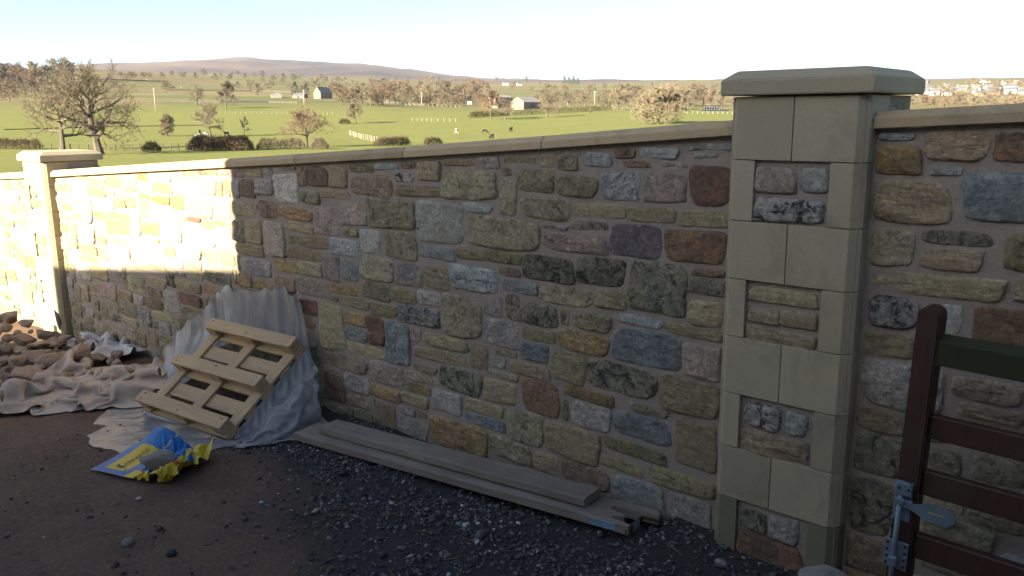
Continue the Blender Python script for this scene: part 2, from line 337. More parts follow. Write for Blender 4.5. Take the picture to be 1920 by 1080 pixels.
def build_wall(name, x0, x1, data, label, joints, nmax=290, seed=1):
    rng = random.Random(seed)
    root = empty(name, ((x0+x1)/2, WALL_Y, gbase((x0+x1)/2)), label, 'wall')
    # mortar bed: a slightly uneven sheet with the wall's body behind it
    xs = np.linspace(x0, x1, int((x1-x0)/.03)+2); nz = 62; V = []; F = []
    for x in xs:
        zb, zt = gbase(x)-.25, coping_z(x)-.001
        for j in range(nz):
            z = zb+(zt-zb)*j/(nz-1)
            V.append((x, WALL_Y-.004+.007*fbm(x*5, z*5, seed)+.003*noise.noise((x*23, z*23, seed)), z))
    for i in range(len(xs)-1):
        for j in range(nz-1): F.append((i*nz+j, (i+1)*nz+j, (i+1)*nz+j+1, i*nz+j+1))
    link('mortar', fast_mesh('mortar', V, F, True), MORTAR, root)
    bm = bmesh.new()
    V8 = [bm.verts.new(q) for q in ((x0, WALL_Y+.03, gbase(x0)-.3), (x1, WALL_Y+.03, gbase(x1)-.3), (x1, WALL_Y+.03, coping_z(x1)-.003), (x0, WALL_Y+.03, coping_z(x0)-.003),
          (x0, WALL_Y+.36, gbase(x0)-1.2), (x1, WALL_Y+.36, gbase(x1)-1.2), (x1, WALL_Y+.36, coping_z(x1)-.003), (x0, WALL_Y+.36, coping_z(x0)-.003))]
    for q in ((0, 1, 2, 3), (5, 4, 7, 6), (4, 0, 3, 7), (1, 5, 6, 2), (3, 2, 6, 7), (4, 5, 1, 0)): bm.faces.new([V8[i] for i in q])
    link('wall_core', bm_mesh('wall_core', bm), MORTAR, root)
    extraV, extraF = [], []
    for k, (u0, u1, v0, v1, c) in enumerate(stones(data)):
        wd, ht = u1-u0, v1-v0; cx, cz = (u0+u1)/2, (v0+v1)/2+EYE
        dep = rng.uniform(.009, .020)*(1 if min(wd, ht) > .07 else .7)
        V, F = stone_geo(wd, ht, dep, rng, 44 if wd > .2 else (34 if wd > .12 else 24))
        ang = rng.uniform(-.03, .03)
        if k < nmax:
            o = link('stone', mesh('stone', V, F, True), STONE[c], root, (cx, WALL_Y-.002, cz)); o.rotation_euler.y = ang
        else:
            b = len(extraV); extraV += [(x+cx, y+WALL_Y-.002, z+cz) for x, y, z in V]; extraF += [tuple(i+b for i in f) for f in F]
    if extraV: tag(link('pinning_stones', mesh('pinning_stones', extraV, extraF, True), STONE['O'], root), kind='stuff')
    # coping: sawn slabs with a chamfered front arris
    js = [x0]+[j for j in joints if x0+.1 < j < x1-.1]+[x1]
    for a, b in zip(js[:-1], js[1:]):
        a2, b2 = a+.0015, b-.0015; bm = bmesh.new(); sec = [(3.058, 0), (3.058, .036), (3.084, .060), (3.47, .066), (3.495, .036), (3.495, 0)]
        A = [bm.verts.new((a2, y, z+coping_z(a2))) for y, z in sec]; B = [bm.verts.new((b2, y, z+coping_z(b2))) for y, z in sec]
        bm.faces.new(A); bm.faces.new(B[::-1])
        for i in range(6): bm.faces.new((A[i], B[i], B[(i+1) % 6], A[(i+1) % 6]))
        bmesh.ops.recalc_face_normals(bm, faces=bm.faces)
        bmesh.ops.bevel(bm, geom=[e for e in bm.edges if e.calc_face_angle(0) > .3], offset=.003, segments=1, affect='EDGES')
        cxm = (a+b)/2
        for v_ in bm.verts: v_.co.x -= cxm
        link('coping_stone', bm_mesh('coping_stone', bm), COPING, root, (cxm, 0, 0))
    return root
main_wall = build_wall('stone_wall', -8.372, -1.517, """-5260,-5125,-400,-350,P;-5091,-4900,-390,-338,T;-4883,-4771,-374,-325,L;-4754,-4678,-341,-316,P;-4662,-4516,-326,-306,P;-4492,-4409,-423,-304,B;-4399,-4178,-418,-296,B;-4165,-3995,-415,-282,T;-3966,-3744,-316,-274,O;-3734,-3530,-294,-257,G;-3564,-3415,-355,-304,K;-3379,-3208,-339,-238,T;-5285,-5182,-539,-433,L;-5169,-4998,-530,-411,B;-4980,-4783,-503,-400,L;-4761,-4502,-535,-355,W;-4477,-4281,-527,-448,O;-4266,-3978,-484,-433,T;-3955,-3592,-449,-329,B;-3554,-3199,-429,-367,T;-5304,-4975,-668,-560,O;-4959,-4741,-656,-545,B;-4726,-4364,-644,-565,Y;-4671,-4362,-719,-654,T;-4352,-4100,-714,-541,P;-4079,-3840,-632,-497,P;-3823,-3421,-625,-459,O;-3400,-3045,-669,-451,W;-5316,-5156,-848,-699,O;-5146,-4949,-842,-681,T;-4923,-4681,-906,-679,P;-4651,-4488,-810,-747,M;-4471,-4208,-809,-732,T;-4075,-3919,-700,-652,M;-3904,-3721,-781,-649,W;-4196,-3916,-827,-724,G;-3679,-3410,-789,-635,O;-5293,-4945,-932,-858,T;-4665,-4293,-897,-822,T;-5232,-4866,-1068,-951,L;-4827,-4545,-1003,-921,Y;-4535,-4292,-993,-907,T;-4280,-4117,-997,-837,P;-4102,-3914,-977,-845,G;-3903,-3613,-943,-799,O;-3592,-3369,-940,-807,L;-3395,-3118,-763,-688,G;-5288,-5114,-1164,-1078,Y;-5077,-4862,-1162,-1095,Y;-4824,-4587,-1131,-1026,T;-3359,-3157,-930,-805,T;-4570,-4242,-1122,-1015,P;-4232,-3913,-1067,-1007,Y;-3903,-3651,-1060,-953,O;-3641,-3423,-1040,-964,T;-3408,-3231,-1027,-950,L;-4614,-4364,-1258,-1156,R;-4593,-4393,-1344,-1283,Y;-4354,-4096,-1444,-1152,T;-4129,-3846,-1142,-1077,T;-4083,-3872,-1248,-1162,Y;-3828,-3591,-1154,-1070,T;-3580,-3246,-1156,-1050,K;-3219,-2922,-1169,-940,O;-2911,-2775,-1016,-912,L;-2756,-2646,-1019,-882,O;-4604,-4403,-1477,-1358,P;-4086,-3878,-1351,-1269,G;-3862,-3715,-1341,-1165,R;-3701,-3497,-1420,-1175,S;-3487,-3391,-1264,-1173,P;-3370,-3027,-1257,-1179,T;-3462,-3027,-1343,-1274,T;-4069,-3723,-1428,-1361,T;-3465,-3275,-1428,-1383,T;-3008,-2880,-1327,-1180,T;-2909,-2656,-1170,-1029,L;-2827,-2684,-1215,-1182,O;-2863,-2760,-1289,-1233,L;-2732,-2468,-1294,-1225,T;-2646,-2477,-1208,-1114,S;-2642,-2434,-1100,-1036,T;-2636,-2422,-1020,-909,D;-2870,-2676,-1339,-1304,O;-4298,-3890,-1558,-1454,O;-4327,-4123,-1787,-1594,B;-4113,-3883,-1685,-1568,L;-3868,-3559,-1570,-1438,P;-3549,-3266,-1495,-1439,O;-3873,-3591,-1666,-1591,Y;-3531,-3336,-1567,-1508,Y;-3249,-2930,-1489,-1353,D;-4095,-3867,-1775,-1703,O;-3578,-3356,-1650,-1580,T;-3322,-3089,-1629,-1505,L;-2911,-2686,-1478,-1358,T;-2644,-2407,-1475,-1304,R;-3840,-3639,-1862,-1688,B;-3607,-3466,-1720,-1677,L;-3058,-2783,-1570,-1499,T;-4313,-4122,-1906,-1811,O;-4025,-3860,-1867,-1785,O;-3165,-2962,-252,-218,T;-2932,-2784,-260,-201,L;-2756,-2558,-227,-195,O;-2524,-2435,-241,-178,T;-2417,-2305,-250,-177,O;-2270,-2117,-230,-165,G;-2101,-1996,-187,-148,B;-2059,-1925,-226,-197,B;-1969,-1784,-184,-138,G;-1872,-1739,-216,-194,L;-1743,-1663,-147,-126,G;-1653,-1548,-144,-118,G;-1708,-1607,-175,-157,G;-3189,-2810,-422,-276,O;-2774,-2706,-292,-252,B;-2787,-2677,-487,-309,O;-2666,-2444,-361,-251,O;-2426,-2195,-373,-275,O;-2167,-1973,-372,-251,I;-1942,-1746,-367,-240,P;-1728,-1541,-368,-207,R;-3035,-2838,-487,-438,G;-2642,-2346,-488,-383,O;-2325,-2039,-458,-395,T;-2026,-1793,-458,-393,T;-1770,-1544,-458,-391,T;-3005,-2535,-657,-500,O;-2520,-2356,-531,-508,L;-2336,-2137,-519,-478,D;-2511,-2140,-630,-541,P;-2120,-1857,-619,-474,Z;-1834,-1553,-609,-476,R;-3105,-2891,-734,-679,M;-2880,-2642,-730,-670,M;-3147,-2812,-902,-773,I;-2796,-2655,-792,-750,B;-2632,-2323,-788,-667,D;-2305,-2037,-768,-640,D;-2010,-1730,-850,-631,D;-1699,-1551,-662,-628,B;-1715,-1548,-739,-673,D;-2786,-2540,-872,-804,G;-2526,-2218,-891,-798,O;-2200,-2034,-871,-783,T;-2328,-2111,-992,-909,O;-2063,-1838,-926,-881,G;-1712,-1553,-876,-769,T;-1828,-1549,-935,-886,T;-2412,-2120,-1109,-1006,Y;-2094,-1742,-1104,-945,S;-1730,-1555,-1107,-961,P;-2453,-2251,-1272,-1119,T;-2235,-1860,-1263,-1123,D;-1830,-1551,-1281,-1117,T;-2374,-2091,-1343,-1282,Y;-1989,-1795,-1330,-1291,O;-2329,-2098,-1477,-1353,L;-2081,-1785,-1463,-1340,S;-3621,-3365,-1850,-1730,L;-3348,-2897,-1836,-1663,Y;-3054,-2770,-1644,-1580,S;-2746,-2510,-1658,-1488,O;-2873,-2587,-1780,-1668,O;-2572,-2412,-1780,-1680,T;-2495,-2166,-1660,-1495,T;-2390,-2103,-1775,-1670,B;-2138,-1803,-1554,-1487,M;-2143,-1910,-1644,-1587,T;-2080,-1802,-1840,-1659,G;-1877,-1553,-1649,-1564,M;-1776,-1569,-1808,-1665,L;-1751,-1555,-1514,-1307,T;-8108,-7997,-660,-564,P;-7987,-7701,-667,-554,W;-7691,-7313,-655,-539,O;-7283,-7001,-562,-461,T;-7303,-7135,-638,-572,T;-6991,-6719,-581,-491,P;-6682,-6523,-489,-427,Y;-6513,-6152,-481,-417,W;-6702,-6436,-581,-503,W;-6426,-6142,-565,-491,T;-6114,-5933,-432,-392,T;-5923,-5741,-421,-381,T;-5726,-5594,-403,-373,R;-5580,-5466,-401,-362,T;-5452,-5315,-395,-355,T;-6125,-5691,-558,-446,W;-5640,-5496,-543,-431,P;-5484,-5400,-547,-437,B;-8358,-8257,-849,-690,P;-8210,-7862,-742,-688,T;-8232,-8054,-829,-766,Y;-8030,-7859,-815,-752,W;-7849,-7630,-915,-677,W;-7593,-7188,-751,-669,W;-7157,-6942,-729,-650,T;-7111,-6955,-640,-593,P;-6931,-6762,-716,-621,T;-6713,-6553,-725,-642,P;-6698,-6519,-629,-593,Y;-6507,-6200,-655,-591,Y;-6179,-5955,-681,-575,Y;-5938,-5562,-713,-574,P;-5534,-5326,-697,-557,W;-6541,-6289,-771,-670,W;-6279,-5965,-771,-699,W;-5938,-5753,-758,-723,R;-7332,-6891,-952,-774,Y;-6881,-6718,-940,-745,W;-6708,-6405,-913,-816,Y;-6693,-6551,-784,-735,T;-6392,-6066,-942,-781,W;-8358,-8137,-922,-859,T;-8078,-7881,-903,-840,T;-8358,-8214,-1046,-946,T;-8195,-7993,-1055,-932,T;-7974,-7624,-1097,-953,W;-7600,-7366,-974,-919,W;-7602,-7399,-1085,-989,T;-7389,-6966,-1045,-984,T;-6954,-6563,-1139,-962,F;-6504,-6416,-971,-945,T;-6553,-6344,-1139,-1010,W;-6312,-6170,-1057,-982,T;-6160,-5780,-1045,-964,W;-6042,-5560,-933,-807,W;-5540,-5342,-921,-785,W;-8358,-8186,-1207,-1080,T;-8171,-8016,-1173,-1065,O;-7942,-7604,-1198,-1111,T;-7590,-7397,-1226,-1095,T;-7374,-7191,-1194,-1064,W;-7181,-6966,-1217,-1055,W;-8269,-7981,-1283,-1217,W;-7965,-7614,-1271,-1208,T;-6330,-6062,-1142,-1071,W;-6048,-5795,-1119,-1058,T;-5754,-5560,-1050,-956,T;-5532,-5320,-1040,-933,T;-6937,-6663,-1228,-1157,T;-6638,-6358,-1193,-1149,T;-8358,-8130,-664,-572,T;-7924,-7310,-529,-500,T;-8129,-7794,-1454,-1297,L;-7776,-7441,-1408,-1285,T;-7404,-7157,-1392,-1258,L;-7053,-6757,-1434,-1290,O;-6718,-6374,-1335,-1260,T;-6710,-6458,-1431,-1355,B;-6757,-6459,-1536,-1444,B;-6348,-6228,-1307,-1185,D;-6218,-5982,-1314,-1226,T;-5972,-5832,-1307,-1225,T;-5789,-5608,-1283,-1210,Y;-6197,-6056,-1199,-1160,L;-6042,-5786,-1200,-1135,O;-5761,-5396,-1196,-1103,D;-8358,-8216,-1682,-1467,L;-8206,-8063,-1690,-1532,O;-8049,-7883,-1656,-1501,O;-7858,-7653,-1537,-1476,T;-7638,-7310,-1569,-1418,P;-7279,-6999,-1534,-1449,T;-6960,-6785,-1535,-1448,L;-7873,-7658,-1589,-1551,O;-7485,-7292,-1672,-1579,O;-7280,-6936,-1672,-1548,O;-6926,-6679,-1711,-1564,K;-6669,-6312,-1613,-1546,T;-6413,-6187,-1514,-1345,W;-6177,-5833,-1418,-1330,R;-7266,-6947,-1758,-1682,T;-7505,-7278,-1763,-1697,D;-8011,-7832,-1799,-1721,L;-8057,-7865,-1881,-1816,M;-8305,-8094,-1843,-1703,O;-8350,-8128,-1968,-1883,O;-7793,-7359,-1948,-1823,O;-7345,-7064,-1955,-1782,P;-7054,-6821,-1904,-1768,M;-6810,-6603,-1868,-1721,B;-6669,-6559,-1702,-1637,D;-6549,-6364,-1723,-1623,L;-8333,-7824,-2043,-1978,O;-7774,-7365,-2010,-1958,M;-7355,-7086,-1994,-1965,O;-7018,-6612,-1990,-1914,O;-7656,-7515,-1776,-1624,O;-8118,-7850,-1951,-1891,O;-6090,-5780,-1820,-1650,G;-5150,-4960,-1610,-1480,T;-5730,-5560,-790,-730,T;-5730,-5360,-1470,-1370,W;-4700,-4330,-1890,-1820,O;-5310,-5000,-1310,-1180,B;-5240,-4870,-1860,-1760,D;-4870,-4500,-1670,-1500,D;-2640,-2270,-1910,-1800,O;-2880,-2660,-1900,-1830,P;-6160,-5790,-1630,-1440,P;-5320,-4950,-1740,-1630,P;-5590,-5340,-1690,-1560,P;-5370,-5310,-1160,-1060,T;-7060,-6820,-2070,-2010,L;-6340,-6110,-1800,-1670,P;-5760,-5610,-1670,-1600,O;-4480,-4350,-1710,-1500,S;-5590,-5330,-1350,-1250,Y;-5340,-5030,-1990,-1880,O;-5810,-5750,-1420,-1320,P;-5380,-5310,-540,-420,O;-4760,-4630,-1240,-1170,Y;-5510,-5380,-1950,-1880,T;-5840,-5530,-2010,-1840,L;-5770,-5640,-1580,-1490,G;-5060,-4810,-1410,-1340,T;-8360,-8290,-1440,-1230,W;-6230,-5860,-1980,-1850,P;-7340,-7080,-2080,-2020,L;-5010,-4720,-1980,-1880,P;-3620,-3430,-1930,-1870,T;-6560,-6250,-2030,-1820,L;-3410,-3250,-1930,-1870,Y;-2250,-2100,-1910,-1800,Y;-7810,-7680,-1800,-1730,P;-4790,-4630,-1410,-1310,G;-7980,-7670,-2120,-2060,O;-5230,-5100,-1460,-1330,O;-5510,-5320,-1860,-1790,T;-7140,-7070,-1430,-1240,W;-4980,-4810,-1320,-1180,P;-4750,-4500,-1800,-1700,G;-5760,-5530,-1820,-1710,T;-4480,-4350,-1800,-1730,R;-3230,-2920,-1920,-1860,O;-4690,-4500,-1970,-1910,P;-8320,-8190,-2150,-2060,Y;-8170,-8000,-2130,-2060,T;-6580,-6360,-1800,-1740,T;-5300,-5170,-1610,-1540,O;-7650,-7500,-2110,-2030,B;-5510,-5340,-1770,-1710,Y;-1690,-1560,-1900,-1830,Y;-8270,-8150,-1400,-1330,L;-4850,-4770,-1860,-1690,O;-6290,-6180,-1650,-1540,P;-7810,-7680,-1710,-1610,Y;-4100,-3970,-1950,-1890,R;-7610,-7350,-860,-790,T;-5340,-5250,-1490,-1420,O;-7480,-7360,-2100,-2030,T;-5310,-5250,-1400,-1330,T;-1780,-1710,-1900,-1830,Y;-3840,-3720,-1940,-1880,D;-2400,-2350,-990,-910,G;-4940,-4630,-1480,-1430,O;-2080,-1850,-1910,-1860,O;-3700,-3640,-1930,-1880,L;-2390,-2350,-1470,-1360,T;-5540,-5340,-760,-720,T;-5300,-5260,-1860,-1760,P;-5620,-5360,-1540,-1490,R;-3950,-3860,-1940,-1890,T;-6800,-6650,-2060,-2010,O;-8070,-8030,-1800,-1710,B;-4940,-4890,-1610,-1500,T;-3440,-3370,-1710,-1670,Y;-4480,-4330,-1960,-1910,P;-4930,-4870,-1740,-1690,O;-4100,-4050,-1870,-1800,S;-4220,-4150,-1130,-1090,O;-8190,-8150,-1510,-1420,O;-8000,-7960,-1190,-1120,O;-5290,-5250,-1060,-950,T;-6230,-6160,-2040,-2000,Y;-3510,-3400,-280,-240,T;-5730,-5610,-1350,-1300,D;-5510,-5430,-2010,-1970,W""", 'long rubble stone wall with sloping coping between the two pillars',
    [-7.55, -6.75, -5.98, -5.22, -4.47, -3.46, -2.49], seed=3)
right_wall = build_wall('stone_wall', -1.001, .9, """-986,-871,-98,-71,G;-831,-636,-160,-62,T;-625,-501,-160,-58,R;-986,-841,-212,-116,Y;-810,-710,-211,-180,G;-986,-736,-378,-234,T;-700,-455,-353,-196,S;-985,-840,-537,-402,O;-814,-604,-444,-394,D;-815,-624,-531,-457,T;-563,-466,-510,-391,M;-972,-554,-627,-551,T;-520,-436,-610,-532,T;-975,-810,-761,-647,K;-732,-668,-756,-651,W;-631,-443,-767,-642,R;-982,-815,-871,-786,T;-977,-703,-1057,-885,L;-677,-464,-972,-892,O;-650,-451,-1032,-982,T;-986,-817,-1162,-1079,T;-983,-816,-1329,-1174,D;-728,-622,-1264,-1170,O;-588,-423,-1251,-1142,O;-986,-826,-1575,-1356,D;-727,-600,-1410,-1341,O;-583,-413,-1415,-1328,O;-727,-497,-1509,-1425,O;-986,-815,-1731,-1595,B;-729,-540,-1638,-1560,O;-428,-238,-1039,-869,R;-168,22,-799,-729,T;152,282,-949,-879,Y;192,322,-1789,-1579,O;-98,92,-709,-609,B;-408,-218,-579,-409,Y;442,692,-879,-809,S;-218,-28,-1499,-1369,T;382,692,-1689,-1479,O;-258,52,-1849,-1679,L;-208,-78,-329,-199,T;292,602,-479,-309,D;232,542,-139,-9,T;632,882,-389,-219,W;752,882,-1719,-1589,O;-478,-278,-1699,-1489,G;522,652,-1879,-1709,O;-188,62,-1659,-1559,B;512,702,-1379,-1209,T;72,262,-439,-269,Y;-388,-238,-1429,-1299,O;-198,52,-429,-359,T;412,782,-1109,-899,G;82,332,-1559,-1349,O;-668,-298,-849,-789,T;112,272,-669,-459,D;292,602,-719,-509,B;82,392,-859,-759,W;-328,-18,-1229,-1059,W;-438,-228,-389,-259,P;622,882,-579,-409,T;2,312,-1219,-1119,W;72,172,-1889,-1679,O;342,502,-1899,-1709,T;692,882,-679,-609,L;-578,-448,-1899,-1719,S;-418,-188,-769,-599,T;-158,32,-1009,-879,B;-428,-278,-1819,-1719,T;332,702,-1189,-1129,D;-448,-258,-169,-39,L;362,612,-289,-159,T;712,882,-849,-719,G;802,882,-1159,-989,O;2,252,-1099,-1029,P;352,492,-1459,-1359,G;-58,212,-249,-39,P;362,492,-1339,-1239,G;672,862,-1809,-1739,Y;-278,-188,-849,-789,B;722,782,-1229,-1129,B;272,392,-1099,-969,T;632,882,-199,1,R;-168,92,-589,-519,B;-218,62,-1349,-1249,R;-798,-688,-869,-779,B;712,882,-1569,-1399,R;802,882,-969,-869,W;-798,-598,-1899,-1689,G;-808,-748,-1519,-1349,O;-658,-468,-1119,-1049,T;672,862,-1899,-1829,G;-58,52,-339,-269,G;192,322,-1899,-1809,L;82,342,-1329,-1239,L;-8,62,-1539,-1409,Y;-428,-278,-1899,-1839,R;722,882,-1379,-1249,D;52,132,-1009,-879,B;302,392,-949,-879,T;-988,-818,-1879,-1749,Y;-218,-78,-99,-29,B;-238,-78,-179,-119,O;622,692,-789,-699,R;82,172,-1659,-1579,P;512,692,-1459,-1399,T;-798,-678,-1149,-1079,S;232,342,-249,-159,O;-448,-348,-1119,-1059,B;-258,-208,-1659,-1519,O;-438,-258,-239,-189,Y;-798,-748,-1669,-1539,O;-398,-348,-1279,-1139,R;112,272,-739,-689,Y;412,602,-789,-739,O;-198,52,-499,-449,Y;-798,-748,-1329,-1169,P;802,882,-1229,-1179,R;-168,-118,-709,-609,Y;562,612,-139,1,T;622,672,-679,-599,T""", 'rubble stone wall behind the wooden gate, right of the near pillar', [.1], seed=5)
left_wall = build_wall('stone_wall', -11.0, -8.892, """-10210,-9960,-2280,-2210,S;-9550,-9240,-1070,-970,T;-10790,-10660,-1630,-1460,B;-9860,-9730,-2050,-1950,B;-10010,-9760,-1130,-1000,O;-9290,-9160,-1750,-1620,O;-9040,-8910,-1310,-1180,O;-10680,-10490,-1280,-1150,L;-9740,-9490,-1190,-1120,G;-10430,-10120,-1230,-1020,O;-10640,-10450,-1600,-1430,O;-10990,-10620,-1100,-970,T;-10450,-10080,-2140,-2010,B;-10660,-10350,-860,-690,G;-10340,-10030,-1780,-1610,O;-10430,-10180,-1470,-1340,T;-10840,-10710,-850,-680,R;-10280,-9910,-860,-650,R;-9700,-9450,-830,-730,W;-10490,-10360,-1940,-1770,O;-9300,-8990,-820,-690,O;-9960,-9650,-1930,-1720,L;-9430,-9060,-1340,-1240,L;-10830,-10700,-1220,-1120,O;-9320,-8950,-2110,-2010,T;-9920,-9730,-1700,-1570,Y;-10990,-10860,-1390,-1260,D;-10890,-10640,-1780,-1650,T;-9890,-9640,-980,-850,T;-9680,-9310,-1620,-1550,L;-10430,-10120,-1590,-1490,T;-10010,-9940,-1680,-1470,O;-9710,-9340,-2020,-1950,P;-10990,-10850,-1240,-1140,P;-9640,-9390,-2230,-2040,T;-9310,-9120,-950,-840,O;-10650,-10520,-2050,-1980,T;-10600,-10230,-2300,-2200,G;-10990,-10860,-940,-770,G;-9950,-9700,-1440,-1370,T;-9320,-8950,-1490,-1360,Y;-9640,-9450,-1460,-1290,O;-10760,-10450,-1410,-1300,Y;-10990,-10800,-2320,-2150,Y;-9850,-9660,-2230,-2160,T;-10420,-10170,-1000,-900,B;-10560,-10370,-1750,-1620,O;-10770,-10520,-1880,-1810,L;-9810,-9680,-2140,-2070,P;-10780,-10620,-2220,-2120,G;-9140,-8910,-1690,-1560,Y;-9430,-9330,-850,-720,L;-9740,-9570,-1100,-1030,O;-9250,-9060,-1180,-1110,P;-9200,-9010,-1990,-1860,W;-10990,-10800,-2130,-1960,G;-9620,-9310,-1880,-1710,O;-10990,-10860,-750,-690,T;-8990,-8910,-1960,-1890,P;-9750,-9560,-710,-620,T;-10160,-9970,-1450,-1250,L;-8970,-8910,-850,-640,Y;-10970,-10840,-1890,-1820,D;-10600,-10450,-1130,-920,O;-10300,-10170,-1990,-1860,T;-9490,-9360,-940,-870,B;-9220,-8910,-2200,-2130,L;-10090,-9900,-1230,-1150,P;-10840,-10710,-950,-880,G;-9950,-9660,-1350,-1250,T;-9430,-9340,-1500,-1370,Y;-9940,-9870,-2270,-2070,O;-10060,-9960,-2170,-2070,D;-10690,-10620,-950,-880,L;-10150,-9980,-1940,-1870,D;-10640,-10510,-1960,-1900,T;-8990,-8910,-1870,-1710,B;-10990,-10810,-1550,-1450,Y;-10150,-9910,-980,-880,O;-9100,-8970,-980,-910,G;-9890,-9770,-800,-630,G;-9920,-9660,-1530,-1460,G;-10600,-10470,-2180,-2070,P;-9640,-9450,-1270,-1210,T;-10780,-10670,-2100,-1930,R;-9530,-9340,-700,-610,T;-10990,-10810,-1630,-1570,P;-10430,-10240,-1320,-1250,G;-9040,-8910,-1160,-1090,T;-10060,-9880,-2050,-1960,G;-9260,-9010,-1840,-1770,G;-10100,-10030,-1570,-1470,S;-9880,-9760,-1230,-1150,Y;-9220,-8910,-1070,-1000,P;-9370,-9240,-2220,-2130,B;-9290,-9220,-1930,-1860,O;-9470,-9280,-1190,-1090,G;-9280,-8990,-670,-590,D;-9290,-9160,-1580,-1510,B;-10840,-10780,-1430,-1300,T;-10780,-10620,-2320,-2240,D;-10990,-10910,-1780,-1680,B;-9620,-9510,-950,-850,T;-10100,-10030,-1130,-1000,P;-9710,-9640,-1700,-1640,T;-10150,-9980,-1850,-1800,O;-9620,-9310,-1690,-1640,T;-9640,-9450,-1530,-1480,L;-9100,-8990,-890,-840,O""", 'sunlit rubble stone wall beyond the far pillar', [-9.9], seed=7)
# ------------------------------------------------------------------ pillars
def quoin(poly, z0, z1, parent, mat=None, cxy=(0, 0)):
    bm = bmesh.new(); prism(bm, [(x-cxy[0], y-cxy[1]) for x, y in poly], z0-(z0+z1)/2+.0015, z1-(z0+z1)/2-.0015)
    bmesh.ops.recalc_face_normals(bm, faces=bm.faces)
    bmesh.ops.bevel(bm, geom=list(bm.edges), offset=.0016, segments=1, affect='EDGES')
    return link('quoin_block', bm_mesh('quoin_block', bm), mat or DRESSED, parent, (cxy[0], cxy[1], (z0+z1)/2))
def pillar(xl, xr, rows, zbase, cap_z, inset, label, seed, dark_last=True):
    rng = random.Random(seed)
    root = empty('gate_pillar', ((xl+xr)/2, 3.26, zbase), label, 'pillar')
    link('pillar_core', box_mesh('pillar_core', xl+.012, xr-.012, 3.020, 3.505, zbase-.25, cap_z-.001), MORTAR, root)
    ch = .035; xm = (xl+xr)/2; L = lambda a, b: [(a, b)]
    for k in range(len(rows)-1):
        z1, z0 = rows[k], rows[k+1]; last = k == len(rows)-2; mt = DARK_SANDSTONE if (last and dark_last) else DRESSED
        d = .225 if k % 2 == 0 else .12
        if k % 2 == 0:
            q = xm+rng.uniform(-.015, .012); ya, yb = 3.0, 3.0+rng.uniform(.19, .24)
            quoin([(xl+ch, ya), (q-.0015, ya), (q-.0015, yb), (xl, yb), (xl, ya+ch)], z0, z1, root, mt, ((xl+q)/2, 3.1))
            quoin([(q+.0015, ya), (xr-ch, ya), (xr, ya+ch), (xr, yb), (q+.0015, yb)], z0, z1, root, mt, ((xr+q)/2, 3.1))
        else:
            yb = 3.0+.40
            a = xl+rng.uniform(.10, .115); b = xr-rng.uniform(.11, .125)
            quoin([(xl+ch, 3.0), (a, 3.0), (a, yb), (xl, yb), (xl, 3.0+ch)], z0, z1, root, mt, ((xl+a)/2, 3.1))
            quoin([(b, 3.0), (xr-ch, 3.0), (xr, 3.0+ch), (xr, yb), (b, yb)], z0, z1, root, mt, ((xr+b)/2, 3.1))
    for (u0, u1, v0, v1, c) in inset:
        V, F = stone_geo(u1-u0, v1-v0, rng.uniform(.014, .022), rng, 24)
        link('stone', mesh('stone', V, F, True), STONE[c], root, ((u0+u1)/2, 3.022, (v0+v1)/2+EYE))
    # a few stones on the pillar's return above the coping
    for q in range(3):
        V, F = stone_geo(rng.uniform(.09, .13), rng.uniform(.06, .09), .012, rng, 18)
        o = link('stone', mesh('stone', V, F, True), STONE[rng.choice('PGO')], root, (xr-.012, 3.30+.09*q-.02, cap_z-.09+rng.uniform(-.02, .02))); o.rotation_euler.z = R(90)
    bm = bmesh.new(); e = .026; x0, x1, y0, y1 = xl-e, xr+e, 3-e, 3.52+e; rr = [(0, 0), (0, .056), (.045, .090), (.26, .098)]
    R_ = []
    for i, h in rr: R_.append([bm.verts.new(q) for q in ((x0+i, y0+i, h), (x1-i, y0+i, h), (x1-i, y1-i, h), (x0+i, y1-i, h))])
    bm.faces.new(R_[0][::-1]); bm.faces.new(R_[-1])
    for a, b in zip(R_[:-1], R_[1:]):
        for i in range(4): bm.faces.new((a[i], a[(i+1) % 4], b[(i+1) % 4], b[i]))
    bmesh.ops.recalc_face_normals(bm, faces=bm.faces)
    bmesh.ops.bevel(bm, geom=[ed for ed in bm.edges if ed.calc_face_angle(0) > .4], offset=.004, segments=2, affect='EDGES')
    link('cap_stone', bm_mesh('cap_stone', bm), DRESSED, root, (0, 0, cap_z+.004))
    return root
ROWS = [z+EYE for z in (.060, -.174, -.407, -.637, -.870, -1.106, -1.334, -1.557, -1.86)]
ins = list(stones("""-1404,-1247,-294,-197,P;-1228,-1123,-284,-196,G;-1398,-1139,-401,-313,K;-1401,-1139,-716,-657,T;-1405,-1278,-801,-744,T;-1272,-1133,-798,-734,T;-1407,-1136,-891,-815,T;-1398,-1249,-1234,-1129,K;-1226,-1142,-1225,-1133,G;-1408,-1136,-1344,-1244,T;-1398,-1284,-1673,-1592,D;-1270,-1151,-1679,-1577,L;-1403,-1129,-1806,-1684,R"""))
pillar(-1.518, -1.0, ROWS, -1.86+EYE, ROWS[0]+.002, ins, 'near stone gate pillar with bevelled cap and dressed quoins', 11)
rows2 = [z+EYE for z in (-.392, -.62, -.85, -1.08, -1.31, -1.54, -1.77, -2.12)]
rr_ = random.Random(8); ins2 = []
for a, b in ((-.85, -.62), (-1.31, -1.08), (-1.77, -1.54)):
    ins2 += [(-8.77, -8.64, b-.11, b-.02, 'T'), (-8.62, -8.50, b-.105, b-.02, rr_.choice('WY')), (-8.77, -8.50, a+.02, b-.125, rr_.choice('TYW'))]
